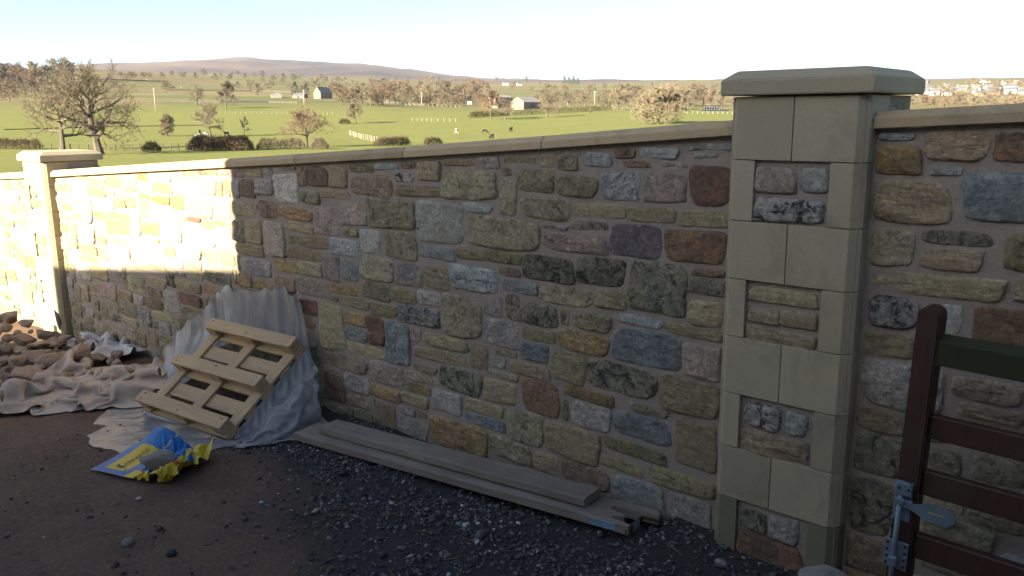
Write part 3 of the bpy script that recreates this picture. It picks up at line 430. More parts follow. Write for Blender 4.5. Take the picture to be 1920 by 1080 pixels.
pillar(-8.892, -8.372, rows2, -2.12+EYE, rows2[0]+.002, ins2, 'far sunlit stone gate pillar with bevelled cap', 12, dark_last=False)
# ------------------------------------------------------------------ house behind the photographer (unseen, invented from the shade it casts on the wall)
RENDER = simple('house_stone', (.58, .54, .47), (.5, .46, .4), 3, .9, .4, .02)  # pale walls, lightened to bounce light back at the stone wall
SLATE = simple('roof_slate', (.07, .075, .085), (.05, .05, .06), 2, .7, .3, .01)
FRAME = simple('window_frame_paint', (.7, .7, .68), None, 4, .5, 0)
GLASS = simple('window_glass', (.03, .035, .04), None, 1, .08, 0, spec=.6)
DOORM = simple('door_paint', (.06, .09, .07), None, 4, .5, .1)
hx0, hx1, hy0, hy1 = -6.25, 3.2, -9.5, -3.2; hz = gbase(0)-.15; he = EYE+2.8
house = empty('house', (-1.5, -6, hz), 'unseen low stone house, invented behind the viewpoint to shade the drive', 'house')
bm = bmesh.new(); prism(bm, [(hy0, hz-.5), (hy1, hz-.5), (hy1, he), ((hy0+hy1)/2, he+1.4), (hy0, he)], hx0, hx1, 'x'); link('wall', bm_mesh('wall', bm), RENDER, house)
bm = bmesh.new(); ym = (hy0+hy1)/2
prism(bm, [(hy1+.12, he-.02), (hy1+.12, he+.07), (ym, he+1.55), (hy0-.12, he+.07), (hy0-.12, he-.02), (ym, he+1.42)], hx0-.01, hx1+.1, 'x'); rf = link('roof', bm_mesh('roof', bm), SLATE, house)
link('chimney', box_mesh('chimney', 1, 1.8, ym-.35, ym+.35, he+1.2, he+2.3, bev=.02), RENDER, rf)
for k, (wx, wz) in enumerate(((-4.2, .9), (-1.8, .9))):
    wn_ = link('window', box_mesh('window', wx-.55, wx+.55, hy1-.06, hy1+.03, hz+wz, hz+wz+1.15, bev=.01), FRAME, house)
    for sx in (-.27, .27): link('pane', box_mesh('pane', wx+sx-.235, wx+sx+.235, hy1+.03, hy1+.036, hz+wz+.07, hz+wz+1.08), GLASS, wn_)
    link('sill', box_mesh('sill', wx-.65, wx+.65, hy1+.002, hy1+.09, hz+wz-.12, hz+wz-.003, bev=.01), DRESSED, wn_)
dr = link('door', box_mesh('door', .1, 1.1, hy1-.05, hy1+.04, hz+.12, hz+2.2, bev=.01), DOORM, house)
link('handle', box_mesh('handle', .18, .22, hy1+.04, hy1+.09, hz+1.1, hz+1.25, bev=.008), simple('brass', (.5, .4, .2), None, 3, .3, 0, metal=1), dr)
occluder = empty('occluder', (-8, -5, gbase(-8)), 'unseen low flat-roofed stone garage beside the house behind the viewpoint', 'occluder')  # unseen block, invented and angled to cast the lower shadow edge
gp = [(-6.302, -3.40), (-9.526, -4.23), (-8.7, -9.0), (-6.302, -9.0)]
bm = bmesh.new(); prism(bm, gp, gbase(-9)-.6, EYE+1.49); link('wall', bm_mesh('wall', bm), RENDER, occluder)
bm = bmesh.new(); prism(bm, [(x, y) for x, y in gp], EYE+1.49, EYE+1.594); link('roof', bm_mesh('roof', bm), SLATE, occluder)
dv = Vector((-9.526+6.302, -4.23+3.4, 0)).normalized(); nv = Vector((-dv.y, dv.x, 0))
if nv.y < 0: nv = -nv
for k in range(6):
    a = Vector((-6.302, -3.4, 0))+dv*(.5+k*.38); q = [a, a+dv*.37]; g0 = gbase(-8)
    bm = bmesh.new(); prism(bm, [((q[0]).x, q[0].y), (q[1].x, q[1].y), ((q[1]+nv*.03).x, (q[1]+nv*.03).y), ((q[0]+nv*.03).x, (q[0]+nv*.03).y)], g0+.05, g0+2.2); link('door_plank', bm_mesh('door_plank', bm), DOORM, occluder)

SHEDM = simple('shade_shed_boards', (.10, .075, .055), (.07, .052, .04), 5, .9, .4, .01, stretch=(6, 6, 1))
shed = empty('shed', (2.4, .8, gbase(2)), 'unseen dark timber shed, added right of the viewpoint to shade the gate corner', 'shed')  # unseen shed, invented to darken the wall and gate at lower right
for k in range(16):
    y0 = -1.0+k*.225; link('wall_board', box_mesh('wall_board', 1.5, 1.53, y0, y0+.215, gbase(2)-.1, gbase(2)+2.5, bev=.004), SHEDM, shed)
link('wall', box_mesh('wall', 1.532, 3.4, -1.0, 2.6, gbase(2)-.1, gbase(2)+2.5), SHEDM, shed)
bm = bmesh.new(); prism(bm, [(1.35, gbase(2)+2.47), (2.45, gbase(2)+3.1), (3.55, gbase(2)+2.47), (3.55, gbase(2)+2.56), (2.45, gbase(2)+3.2), (1.35, gbase(2)+2.56)], -1.15, 2.75, 'y'); link('roof', bm_mesh('roof', bm), SLATE, shed)
# ------------------------------------------------------------------ cloth solver (position based, run once at build time)
def cloth(P, rest, nx, ny, steps, collide, pin=None, grav=.004, iters=6, bend=.35, damp=.9):
    idx = np.arange(nx*ny).reshape(ny, nx); E = []
    def add(a, b, k): E.append((a.ravel(), b.ravel(), np.full(a.size, k)))
    add(idx[:, :-1], idx[:, 1:], 1); add(idx[:-1], idx[1:], 1); add(idx[:-1, :-1], idx[1:, 1:], .6); add(idx[:-1, 1:], idx[1:, :-1], .6)
    add(idx[:, :-2], idx[:, 2:], bend); add(idx[:-2], idx[2:], bend)
    I = np.concatenate([e[0] for e in E]); J = np.concatenate([e[1] for e in E]); K = np.concatenate([e[2] for e in E])
    L = np.linalg.norm(rest[I]-rest[J], axis=1); n = nx*ny
    cnt = np.bincount(I, K, n)+np.bincount(J, K, n); wgt = np.ones(n)
    if pin is not None: wgt[pin] = 0
    Vv = np.zeros_like(P)
    for s in range(steps):
        old = P.copy(); Vv *= damp; P = P+Vv*wgt[:, None]; P[:, 2] -= grav*wgt
        for k in range(iters):
            d = P[J]-P[I]; l = np.linalg.norm(d, axis=1)+1e-9
            c = (d*(K*(l-L)/l/2)[:, None])
            D = np.stack([np.bincount(I, c[:, q], n)-np.bincount(J, c[:, q], n) for q in range(3)], 1)
            P = P+1.6*D/cnt[:, None]*wgt[:, None]
        P = np.where(wgt[:, None] > 0, collide(P), old)
        Vv = P-old
    return P
_gx = np.linspace(-10, 0, 400)
GB = np.array([gbase(x) for x in _gx])
def gz(P): return np.interp(P[:, 0], _gx, GB)
def grid_mesh(name, P, nx, ny, keep=None, thick=.0):
    F = [(j*nx+i, j*nx+i+1, (j+1)*nx+i+1, (j+1)*nx+i) for j in range(ny-1) for i in range(nx-1) if keep is None or keep(i/(nx-2), j/(ny-2))]
    me = fast_mesh(name, P, F, True)
    return me
# ------------------------------------------------------------------ loose rubble
def rock_mesh(seed, n=16, flat=.75):
    rng = random.Random(seed); bm = bmesh.new()
    for i in range(n):
        v_ = Vector((rng.gauss(0, 1), rng.gauss(0, 1), rng.gauss(0, 1))).normalized(); v_ *= rng.uniform(.42, .52); v_.z *= flat; bm.verts.new(v_)
    r_ = bmesh.ops.convex_hull(bm, input=bm.verts); bmesh.ops.delete(bm, geom=[g for g in r_['geom_interior'] if isinstance(g, bmesh.types.BMVert)], context='VERTS')
    bmesh.ops.bevel(bm, geom=list(bm.edges), offset=.035, segments=1, affect='EDGES')
    bmesh.ops.triangulate(bm, faces=bm.faces); bmesh.ops.subdivide_edges(bm, edges=bm.edges, cuts=1, use_grid_fill=True)
    for v_ in bm.verts: v_.co += v_.co.normalized()*.05*fbm(v_.co.x*3+seed, v_.co.y*3, v_.co.z*3)
    return bm_mesh('rock', bm)
ROCKS = [rock_mesh(s) for s in range(8)]
RED = stone_mat('rubble', (.48, .335, .25), (.39, .275, .205), (.50, .39, .31), .62, big=7)
GREYR = stone_mat('rubble_grey', (.40, .37, .33), (.31, .285, .255), (.43, .40, .36), .62, big=7)
for q in ROCKS: q.materials.append(RED)
ROCKS_G = [q.copy() for q in ROCKS[:3]]
for q in ROCKS_G: q.materials.clear(); q.materials.append(GREYR)
rng = random.Random(21); rock_spheres = []
def rock(x, y, z, wd, ht, label, group=None, me=None, seed=None, name='rubble_stone'):
    o = link(name, me or ROCKS[rng.randrange(8)], None, None, (x, y, z))
    o.scale = (wd*rng.uniform(.95, 1.2), wd*rng.uniform(.75, 1.0), ht*rng.uniform(1.1, 1.4)); o.rotation_euler = (rng.uniform(-.25, .25), rng.uniform(-.25, .25), rng.uniform(0, 6.3))
    rock_spheres.append((x, y, z, min(wd, ht)*.5)); return tag(o, label, 'stone', group)
def heap_label(x, y, wd):
    a = 'small' if wd < .10 else ('medium' if wd < .14 else ('large' if wd < .19 else 'very large'))
    b = 'left end' if x < -8.0 else ('left middle' if x < -7.5 else ('right middle' if x < -7.0 else 'right end'))
    c = 'front' if y < 2.2 else ('centre' if y < 2.5 else 'back, near the wall')
    return '%s reddish brown building stone in the rubble heap, %s, %s' % (a, b, c)
special = {0: 'largest sunlit pinkish stone at the back of the rubble heap', 1: 'sunlit stone on the heap directly left of the far pillar', 14: 'big reddish stone at the right end of the rubble heap, above the tarpaulin fold', 15: 'wide flat reddish stone at the front of the heap just behind the tarpaulin', 11: 'small pale stone chip in the middle of the rubble heap', 12: 'small pale squarish stone beside the chip on the rubble heap'}
pile = [(-8.41, 2.58, -1.77, 0.2, 0.18), (-8.21, 2.65, -1.81, 0.17, 0.13), (-8.31, 2.51, -1.85, 0.14, 0.12), (-8.09, 2.44, -1.9, 0.15, 0.11), (-7.86, 2.5, -1.88, 0.19, 0.13), (-7.64, 2.54, -1.9, 0.22, 0.1), (-7.76, 2.32, -1.91, 0.13, 0.12), (-7.66, 2.41, -1.92, 0.17, 0.08), (-7.26, 2.24, -1.9, 0.16, 0.14), (-7.29, 2.38, -1.9, 0.24, 0.12), (-7.01, 2.38, -1.88, 0.21, 0.14), (-7.47, 2.55, -1.93, 0.08, 0.04), (-7.38, 2.58, -1.92, 0.07, 0.05), (-7.03, 2.56, -1.88, 0.16, 0.11), (-6.92, 2.58, -1.85, 0.25, 0.17), (-6.7, 2.13, -1.87, 0.27, 0.13), (-7.4, 2.18, -1.91, 0.11, 0.12), (-6.99, 2.04, -1.9, 0.06, 0.11), (-6.9, 2.05, -1.91, 0.08, 0.07), (-6.33, 1.9, -1.85, 0.15, 0.14), (-6.7, 2.79, -1.87, 0.12, 0.09), (-6.78, 2.46, -1.9, 0.11, 0.07), (-6.93, 2.45, -1.91, 0.08, 0.07), (-6.25, 1.8, -1.86, 0.04, 0.11), (-7.79, 2.65, -1.85, 0.17, 0.12), (-7.6, 2.73, -1.88, 0.15, 0.09), (-8.17, 2.55, -1.89, 0.12, 0.08), (-7.62, 2.64, -1.91, 0.12, 0.06), (-7.0, 2.29, -1.92, 0.13, 0.07), (-7.24, 2.15, -1.94, 0.07, 0.05), (-6.45, 2.0, -1.88, 0.12, 0.1), (-8.01, 2.37, -1.92, 0.09, 0.09), (-6.77, 2.57, -1.9, 0.11, 0.08), (-6.8, 2.7, -1.9, 0.1, 0.06), (-8.14, 2.65, -1.89, 0.06, 0.05), (-8.23, 2.39, -1.86, 0.16, 0.14), (-7.79, 2.23, -1.91, 0.15, 0.13), (-7.22, 2.06, -1.9, 0.13, 0.13), (-6.64, 1.87, -1.87, 0.13, 0.12), (-8.61, 2.53, -1.82, 0.16, 0.13)]
for k, (x, y, z, wd, ht) in enumerate(pile):
    if k in special: rock(x, y, z+EYE, wd, ht, special[k], 'rubble heap')
    else: rock(x, y, z+EYE, wd, ht, heap_label(x, y, wd), 'rubble heap')
for k in range(46):                                     # the heap's lower layer
    x = rng.uniform(-8.7, -6.55); y = rng.uniform(1.95, 2.85)-.10*(x+6.5); y = min(y, 2.9)
    s = rng.uniform(.09, .2)
    rock(x, y, gbase(x)+s*.28, s, s*.7, heap_label(x, y, s), 'rubble heap')
o = rock(-8.30, 2.95, gbase(-8.3)+.2, .10, .34, 'thin grey slab propped upright against the far pillar', me=ROCKS_G[0]); o.scale = (.07, .04, .36); o.rotation_euler = (.12, .05, .4)
o = rock(-1.03, 3.00-.055, gbase(-1)+.05, .22, .10, 'pale rounded stone at the foot of the near pillar', me=ROCKS_G[1]); o.scale = (.24, .17, .17); o.rotation_euler = (0, 0, .5)
# ------------------------------------------------------------------ tarpaulin
def fabric(name, a, b, c, rough=.85, weave=True):
    m, t, p = nodes(name); v = coords(t, rnd=False)
    cc = mixc(t, ramp(t, noisen(t, v, 3.5, 5), .35, .65), a, b); cc = mixc(t, ramp(t, noisen(t, v, 9, 6, .7, .8), .56, .72), cc, c)
    t.links.new(cc, p.inputs['Base Color']); p.inputs['Roughness'].default_value = rough; p.inputs['Specular IOR Level'].default_value = .2
    bump(t, p, noisen(t, v, 25, 5, .7), .35, .01)
    return m
TARP = fabric('dusty_canvas', (.45, .375, .305), (.38, .31, .245), (.25, .185, .135))
nx, ny = 54, 40
A, B, C, D = np.array([-6.12, 1.66]), np.array([-6.95, 2.40]), np.array([-6.30, 2.93]), np.array([-5.42, 2.34])
s_, t_ = np.meshgrid(np.linspace(0, 1, nx), np.linspace(0, 1, ny)); s_, t_ = s_.ravel(), t_.ravel()
xy = (A*(1-t_)[:, None]+B*t_[:, None])*(1-s_)[:, None]+(D*(1-t_)[:, None]+C*t_[:, None])*s_[:, None]
nr = np.random.RandomState(5)
hgt = np.array([.26*max(0, noise.noise((a*1.5+b*.9+3, b*2.0, 0))+.12)+.17*max(0, math.sin(7.6*b+2.2*a+2.4*noise.noise((a*1.7, b, 4)))) for a, b in zip(s_*2, t_*2)])
P0 = np.c_[xy, np.interp(xy[:, 0], _gx, GB)+.03+hgt+.01*nr.rand(nx*ny)]
RS = np.array([q for q in rock_spheres if q[0] > -7.2 and q[1] < 2.9])
def tarp_col(P):
    for x, y, z, r_ in RS:
        d = P-np.array([x, y, z]); l = np.linalg.norm(d, axis=1); k = l < r_+.012
        P[k] = np.array([x, y, z])+d[k]/(l[k][:, None]+1e-6)*(r_+.012)
    P[:, 2] = np.maximum(P[:, 2], gz(P)+.018); P[:, 1] = np.minimum(P[:, 1], 3.06)
    return P
rest = np.c_[s_*1.7, t_*1.6, s_*0]
P = cloth(P0.copy(), rest, nx, ny, 26, tarp_col, grav=.0036, iters=8, bend=.8, damp=.6)
tp = link('tarpaulin', grid_mesh('tarpaulin', P, nx, ny), TARP)
md = tp.modifiers.new('smooth', 'SUBSURF'); md.levels = md.render_levels = 2; md = tp.modifiers.new('thick', 'SOLIDIFY'); md.thickness = .004
tag(tp, 'crumpled dusty beige tarpaulin spread beside the rubble heap', 'tarpaulin')
SCRAP = fabric('white_polythene', (.46, .46, .45), (.38, .37, .35), (.3, .27, .24), .4)
nx, ny = 30, 16
s_, t_ = np.meshgrid(np.linspace(0, 1, nx), np.linspace(0, 1, ny)); s_, t_ = s_.ravel(), t_.ravel()
xy = np.c_[-7.75+s_*.9, 2.84+t_*.19-.03*s_]
P0 = np.c_[xy, np.interp(xy[:, 0], _gx, GB)+.10+.16*np.array([abs(noise.noise((a*4, b*2.4, 7))) for a, b in zip(s_, t_)])+.03*nr.rand(nx*ny)]
P = cloth(P0, np.c_[s_*1.35, t_*.5, s_*0], nx, ny, 12, lambda P: np.c_[P[:, 0], np.minimum(P[:, 1], 3.06), np.maximum(P[:, 2], gz(P)+.06)], grav=.003, bend=.5, damp=.8)
o = link('plastic_scrap', grid_mesh('plastic_scrap', P, nx, ny), SCRAP); o.modifiers.new('s', 'SUBSURF').levels = 1
tag(o, 'crumpled white plastic scrap at the wall foot behind the tarpaulin', 'plastic')
# ------------------------------------------------------------------ pallet
PO = Vector((-5.232, 2.836, -1.345+EYE)); PU = Vector((.9955, .091, -.002)).normalized(); PV = Vector((-.074, .819, .569)); PV = (PV-PU*PV.dot(PU)).normalized(); PW = PU.cross(PV)
PL, PH = .885, .735
def ppt(u, v, w): return PO+PU*u-PV*v+PW*w         # u along the skids, v down the slope, w out of the face
m, t, p = nodes('pallet_wood'); v = coords(t, (1, 6, 6))
c = mixc(t, ramp(t, noisen(t, v, 4, 5, .65, .6), .3, .7), (.50, .355, .19), (.38, .265, .145)); vk = coords(t)
c = mixc(t, ramp(t, noisen(t, vk, 7, 5), .52, .7), c, (.38, .31, .22)); c = mixc(t, ramp(t, noisen(t, vk, 22, 3, .5, .5), .68, .74), c, (.13, .085, .05))
t.links.new(c, p.inputs['Base Color']); p.inputs['Roughness'].default_value = .8; bump(t, p, noisen(t, v, 30, 5, .7), .4, .004)
PWOOD = m
pal = empty('pallet', ppt(PL/2, PH, -.13), 'pale wooden pallet tilted up on plastic sheeting, slats facing the drive', 'pallet')
M3 = Matrix((PU, PV, PW)).transposed().to_4x4()
def ppart(name, u0, u1, v0, v1, w0, w1, mat=None, bev=.003, par=None):
    c = ppt((u0+u1)/2, (v0+v1)/2, (w0+w1)/2)
    turn = (v1-v0) > (u1-u0)
    a, b = (v1-v0, u1-u0) if turn else (u1-u0, v1-v0)
    me = box_mesh(name, -a/2, a/2, -b/2, b/2, -(w1-w0)/2, (w1-w0)/2, bev=bev)
    o = link(name, me, mat or PWOOD, par or pal, c)
    q = (M3 @ Matrix.Rotation(R(90) if turn else 0, 4, 'Z')).to_euler(); o.rotation_euler = q
    return o
rp = random.Random(6); sw = .088
for v0 in (0, (PH-sw)/2, PH-sw):
    ppart('skid_board', rp.uniform(-.008, .008), PL+rp.uniform(-.008, .008), v0, v0+sw, -.017, 0)
    for u0 in (.004, (PL-.1)/2, PL-.105): ppart('block', u0, u0+.10, v0+.004, v0+sw-.004, -.083, -.0175)
for u0 in (0.003, (PL-sw)/2, PL-sw-.003): ppart('stringer_board', u0, u0+sw, -.004, PH+.004, -.101, -.0835)
for v0, ww in ((.0, .095), (.155, .10), (.315, .11), (.48, .10), (PH-.095, .095)): ppart('deck_board', rp.uniform(-.006, .006), PL+rp.uniform(-.006, .006), v0, v0+ww, -.119, -.1015)
NAIL = simple('rusty_nail', (.09, .05, .03), None, 5, .6, 0)
for v0 in (0, (PH-sw)/2, PH-sw):
    for u0 in (.05, PL/2, PL-.05):
        for dv_ in (.022, .06): ppart('nail_head', u0-.003+rp.uniform(-.02, .02), u0+.003, v0+dv_-.004, v0+dv_+.004, -.0005, .001, NAIL, 0)
# ------------------------------------------------------------------ polythene sheet round the pallet
m, t, p = nodes('dusty_polythene'); v = coords(t, rnd=False)
c = mixc(t, ramp(t, noisen(t, v, 2.6, 5), .35, .65), (.43, .45, .465), (.39, .38, .365)); c = mixc(t, ramp(t, noisen(t, v, 8, 6, .7, .8), .62, .8), c, (.36, .31, .265))
t.links.new(c, p.inputs['Base Color']); p.inputs['Roughness'].default_value = .20; p.inputs['Specular IOR Level'].default_value = .8
bump(t, p, noisen(t, coords(t, (1, 1, .4), False), 4.5, 3, .55, 1.6), .4, .06); bump(t, p, noisen(t, v, 30, 3, .6, 2.5), .18, .01)
tr = N(t, 'BsdfTransparent'); tl = N(t, 'BsdfTranslucent'); tl.inputs[0].default_value = (.55, .55, .55, 1)
mx = N(t, 'MixShader'); mx.inputs[0].default_value = .18; t.links.new(p.outputs[0], mx.inputs[1]); t.links.new(tl.outputs[0], mx.inputs[2])
mx2 = N(t, 'MixShader'); f_ = N(t, 'MapRange'); f_.inputs[1].default_value = .4; f_.inputs[2].default_value = .62; f_.inputs[3].default_value = .40; f_.inputs[4].default_value = .24
t.links.new(noisen(t, v, 5, 4), f_.inputs[0]); t.links.new(f_.outputs[0], mx2.inputs[0])
t.links.new(mx.outputs[0], mx2.inputs[1]); t.links.new(tr.outputs[0], mx2.inputs[2]); t.links.new(mx2.outputs[0], t.nodes['Material Output'].inputs[0])
POLY = m
def G(x, y, h=.012): return (x, y, gbase(x)+h)
def Wp(x, z, y=3.045): return (x, y, z+EYE)
ring = [ # inner (u, v) on the pallet edge, middle point, outer point
 ((0, PH), G(-5.15, 2.15), G(-5.16, 1.95)), ((.25*PL, PH), G(-4.90, 2.08), G(-4.78, 1.87)), ((.5*PL, PH), G(-4.68, 2.12), G(-4.58, 1.93)),
 ((.75*PL, PH), G(-4.46, 2.2), G(-4.36, 2.07)), ((PL, PH), G(-4.26, 2.30), G(-4.22, 2.22)),
 ((PL, .85*PH), (-4.17, 2.36, gbase(-4.2)+.14), G(-4.12, 2.40)), ((PL, .65*PH), (-4.11, 2.5, gbase(-4.1)+.22), G(-4.03, 2.52)),
 ((PL, .4*PH), (-4.12, 2.66, gbase(-4.1)+.30), G(-3.99, 2.64)), ((PL, .15*PH), (-4.16, 2.82, gbase(-4.1)+.36), G(-4.02, 2.78)),
 ((PL, 0), (-4.22, 2.96, gbase(-4.2)+.40), G(-4.12, 2.90)), ((.93*PL, 0), Wp(-4.42, -1.33), Wp(-4.48, -1.20)),
 ((.8*PL, 0), Wp(-4.56, -1.29), Wp(-4.56, -1.145)), ((.6*PL, 0), Wp(-4.78, -1.29), Wp(-4.78, -1.125)), ((.35*PL, 0), Wp(-5.05, -1.32), Wp(-5.12, -1.195)),
 ((.12*PL, 0), Wp(-5.30, -1.35), Wp(-5.50, -1.245)), ((0, 0), Wp(-5.46, -1.44), Wp(-5.60, -1.36)),
 ((0, .12*PH), (-5.55, 2.98, -1.46+EYE), Wp(-5.88, -1.50, 3.03)), ((0, .35*PH), (-5.62, 2.84, -1.60+EYE), Wp(-6.12, -1.66, 3.0)),
 ((0, .6*PH), (-5.60, 2.62, -1.74+EYE), (-6.22, 2.86, gbase(-6.2)+.05)), ((0, .8*PH), (-5.52, 2.45, gbase(-5.5)+.08), G(-5.86, 2.58)), ((0, .93*PH), G(-5.35, 2.28), G(-5.45, 2.16))]
K = len(ring); nx, ny = 200, 34; P0 = np.zeros((ny, nx, 3))
def catm(arr, u):
    arr = np.array(arr); n = len(arr); i = np.floor(u).astype(int); f = (u-i)[:, None]
    a, b, c_, d = arr[(i-1) % n], arr[i % n], arr[(i+1) % n], arr[(i+2) % n]
    return .5*(2*b+(c_-a)*f+(2*a-5*b+4*c_-d)*f**2+(3*b-a-3*c_+d)*f**3)
uu = np.linspace(0, K-1e-4, nx)
inn = catm([tuple(ppt(min(PL-.02, max(.02, u)), min(PH-.02, max(.02, v_)), -.128)) for (u, v_), _, _ in ring], uu)
edge = catm([tuple(ppt(u+(.035 if u > PL-.01 else (-.03 if u < .01 else 0)), v_+(.03 if v_ > PH-.01 else (-.03 if v_ < .01 else 0)), -.10) ) for (u, v_), _, _ in ring], uu)
mid = catm([q for _, q, _ in ring], uu); outr = catm([q for _, _, q in ring], uu)
rag = np.array([1+.10*noise.noise((x*1.1, 0, 0))+.07*noise.noise((x*3.7, 1, 0))+.05*noise.noise((x*9, 2, 0)) for x in uu])
for j in range(ny):
    f = j/(ny-1)
    if f < .15: q = inn+(edge-inn)*(f/.15)
    else:
        g = (f-.15)/.85*rag; g = g[:, None]; q = edge*(1-g)*(1-2*g)+mid*4*g*(1-g)+outr*g*(2*g-1)
    P0[j] = q
flat = P0.reshape(-1, 3); rest = flat.copy()
wr = np.array([1.3*noise.noise((a*3.1+b*1.7, b*2.6-a, 1))+.9*(.5-abs(noise.noise((a*6.5-b*3, b*5+a*1.5, 4)))*2)+.35*noise.noise((a*15, b*9, 2)) for b in np.linspace(0, 1, ny) for a in np.linspace(0, 6, nx)])
ff = np.repeat(np.linspace(0, 1, ny), nx)
flat = flat+np.c_[.012*wr*ff, -.035*wr*ff, .05*np.abs(wr)*ff]
rest2 = np.c_[rest]*1.09
def poly_col(P):
    P[:, 2] = np.maximum(P[:, 2], gz(P)+.010); P[:, 1] = np.minimum(P[:, 1], 3.062); return P
top = ((np.arange(nx*ny) // nx) == ny-1) & (np.tile(uu, ny) > 9.4) & (np.tile(uu, ny) < 17.5)
pin = np.where((np.arange(nx*ny) < nx*3) | top)[0]
P = cloth(flat, rest2, nx, ny, 34, poly_col, pin=pin, grav=.0016, iters=5, bend=.25, damp=.7)
o = link('plastic_sheet', grid_mesh('plastic_sheet', P, nx, ny), POLY); md = o.modifiers.new('s', 'SUBSURF'); md.levels = md.render_levels = 1
tag(o, 'torn dusty translucent polythene sheet wrapped round and under the pallet', 'plastic sheet')
# ------------------------------------------------------------------ cement bag
BLUE = fabric('bag_blue', (.015, .14, .40), (.013, .11, .31), (.05, .12, .22), .45); YEL = fabric('bag_yellow', (.55, .41, .03), (.46, .345, .03), (.36, .29, .10), .45)
WHT = fabric('bag_pale_print', (.45, .45, .38), (.40, .38, .28), (.3, .28, .2), .5); REDP = fabric('bag_red_print', (.42, .07, .03), (.35, .10, .04), (.45, .25, .05), .5)
nx, ny = 78, 50
A, B, C, D = np.array([-4.49, 1.68]), np.array([-4.70, 2.09]), np.array([-4.09, 2.18]), np.array([-3.92, 1.82])
s_, t_ = np.meshgrid(np.linspace(0, 1, nx), np.linspace(0, 1, ny)); s_, t_ = s_.ravel(), t_.ravel(); sp = np.interp(s_, [0, .42, 1], [0, .52, 1])
xy = (A*(1-t_)[:, None]+B*t_[:, None])*(1-sp)[:, None]+(D*(1-t_)[:, None]+C*t_[:, None])*sp[:, None]
crump = np.clip((s_-.40)*2.4, 0, 1)
lift = .15*np.clip(t_-.62, 0, 1)*2.6*np.exp(-((s_-.22)/.22)**2)+crump*np.array([.20*abs(noise.noise((a*4.5, b*4.5, 3)))+.16*abs(noise.noise((a*2.5+4, b*2.5, 8))) for a, b in zip(s_, t_)])+.05*np.clip(.25-t_, 0, 1)*crump
P0 = np.c_[xy, np.interp(xy[:, 0], _gx, GB)+.03+lift+.006*nr.rand(nx*ny)+.022*np.array([abs(noise.noise((a*9, b*7, 6))) for a, b in zip(s_, t_)])]
lump = np.array([-4.20, 1.94, gbase(-4.2)+.03]); 
def bag_col(P):
    P[:, 2] = np.maximum(P[:, 2], gz(P)+.016+.05*np.exp(-((P[:, 0]+4.55)**2+(P[:, 1]-2.12)**2)/.02)); return P
P = cloth(P0, np.c_[s_*.76, t_*.50, s_*0], nx, ny, 16, bag_col, grav=.0016, iters=10, bend=1.2, damp=.5)
BP = P.reshape(ny, nx, 3)
me = grid_mesh('cement_bag', P, nx, ny)
for q in (BLUE, YEL, WHT, REDP): me.materials.append(q)
mi = []
for j in range(ny-1):
    for i in range(nx-1):
        s, t2 = i/(nx-2), j/(ny-2); wv = .03*noise.noise((s*5, t2*5, 0)); k = 0
        if .07 < s < .30 and .10 < t2 < .74-.25*max(0, s-.2): k = 1
        if s > .52+.16*t2+wv: k = 1
        if .36 < s and t2 < .17+wv: k = 1
        if .60 < s < .84 and .52+wv < t2 < .84: k = 0
        if .67 < s < .80 and .60 < t2 < .70 and (i+j) % 5: k = 2
        if .66 < s < .76 and .10 < t2 < .22: k = 3
        if .80 < s < .90 and .30 < t2 < .42: k = 3
        if .88 < s < .96 and .45 < t2 < .62: k = 0
        if abs(s-.33-.02*t2) < .006 and t2 > .45: k = 2
        mi.append(k)
me.polygons.foreach_set('material_index', mi)
bag = link('cement_bag', me, None); md = bag.modifiers.new('s', 'SUBSURF'); md.levels = md.render_levels = 1
tag(bag, 'crumpled blue and yellow paper cement bag lying on the earth, weighted by a stone', 'bag')
def on_bag(s, t2, h):
    x, y = s*(nx-1), t2*(ny-1); i, j = min(nx-2, int(x)), min(ny-2, int(y)); a, b = x-i, y-j
    q = BP[j, i]*(1-a)*(1-b)+BP[j, i+1]*a*(1-b)+BP[j+1, i]*(1-a)*b+BP[j+1, i+1]*a*b
    n_ = np.cross(BP[j, i+1]-BP[j, i], BP[j+1, i]-BP[j, i]); n_ = n_/np.linalg.norm(n_); n_ = n_ if n_[2] > 0 else -n_
    return q+n_*h
INK = simple('black_print', (.012, .012, .014), None, 4, .6, 0)
def print_text(txt, s0, t0, size, length):
    cu = bpy.data.curves.new('t', 'FONT'); cu.body = txt; cu.size = 1; cu.resolution_u = 3
    tmp = bpy.data.objects.new('t', cu); COL.objects.link(tmp); bpy.context.view_layer.update()
    me = bpy.data.meshes.new_from_object(tmp.evaluated_get(bpy.context.evaluated_depsgraph_get())); bpy.data.objects.remove(tmp)
    xs = [v_.co.x for v_ in me.vertices]; w_ = max(xs)-min(xs)
    bm = bmesh.new(); bm.from_mesh(me); bmesh.ops.triangulate(bm, faces=bm.faces)
    bmesh.ops.subdivide_edges(bm, edges=[e for e in bm.edges if e.calc_length() > .15], cuts=2)
    for v_ in bm.verts: v_.co = Vector(on_bag(s0-v_.co.y*size, t0+(v_.co.x-min(xs))/w_*length, .0035))
    me2 = bpy.data.meshes.new('lettering'); bm.to_mesh(me2); bm.free(); return me2
link('lettering', print_text('LAFARGE', .225, .26, .062, .40), INK, bag)
V = [on_bag(.235-a*.085, .165+b*.075, .0035) for a, b in ((0, 0), (0, .9), (.25, .8), (.3, .35), (.7, .45), (1, .85), (1, .1), (.6, 0))]
link('logo_mark', mesh('logo_mark', V, [(0, 1, 2, 3), (0, 3, 4, 7), (4, 5, 6, 7)]), INK, bag)
o = rock(-4.19, 1.90, gbase(-4.2)+.075, .20, .13, 'rough grey stone lump sitting on the cement bag', me=ROCKS_G[2]); o.scale = (.20, .16, .18); o.rotation_euler = (.2, .1, .8)
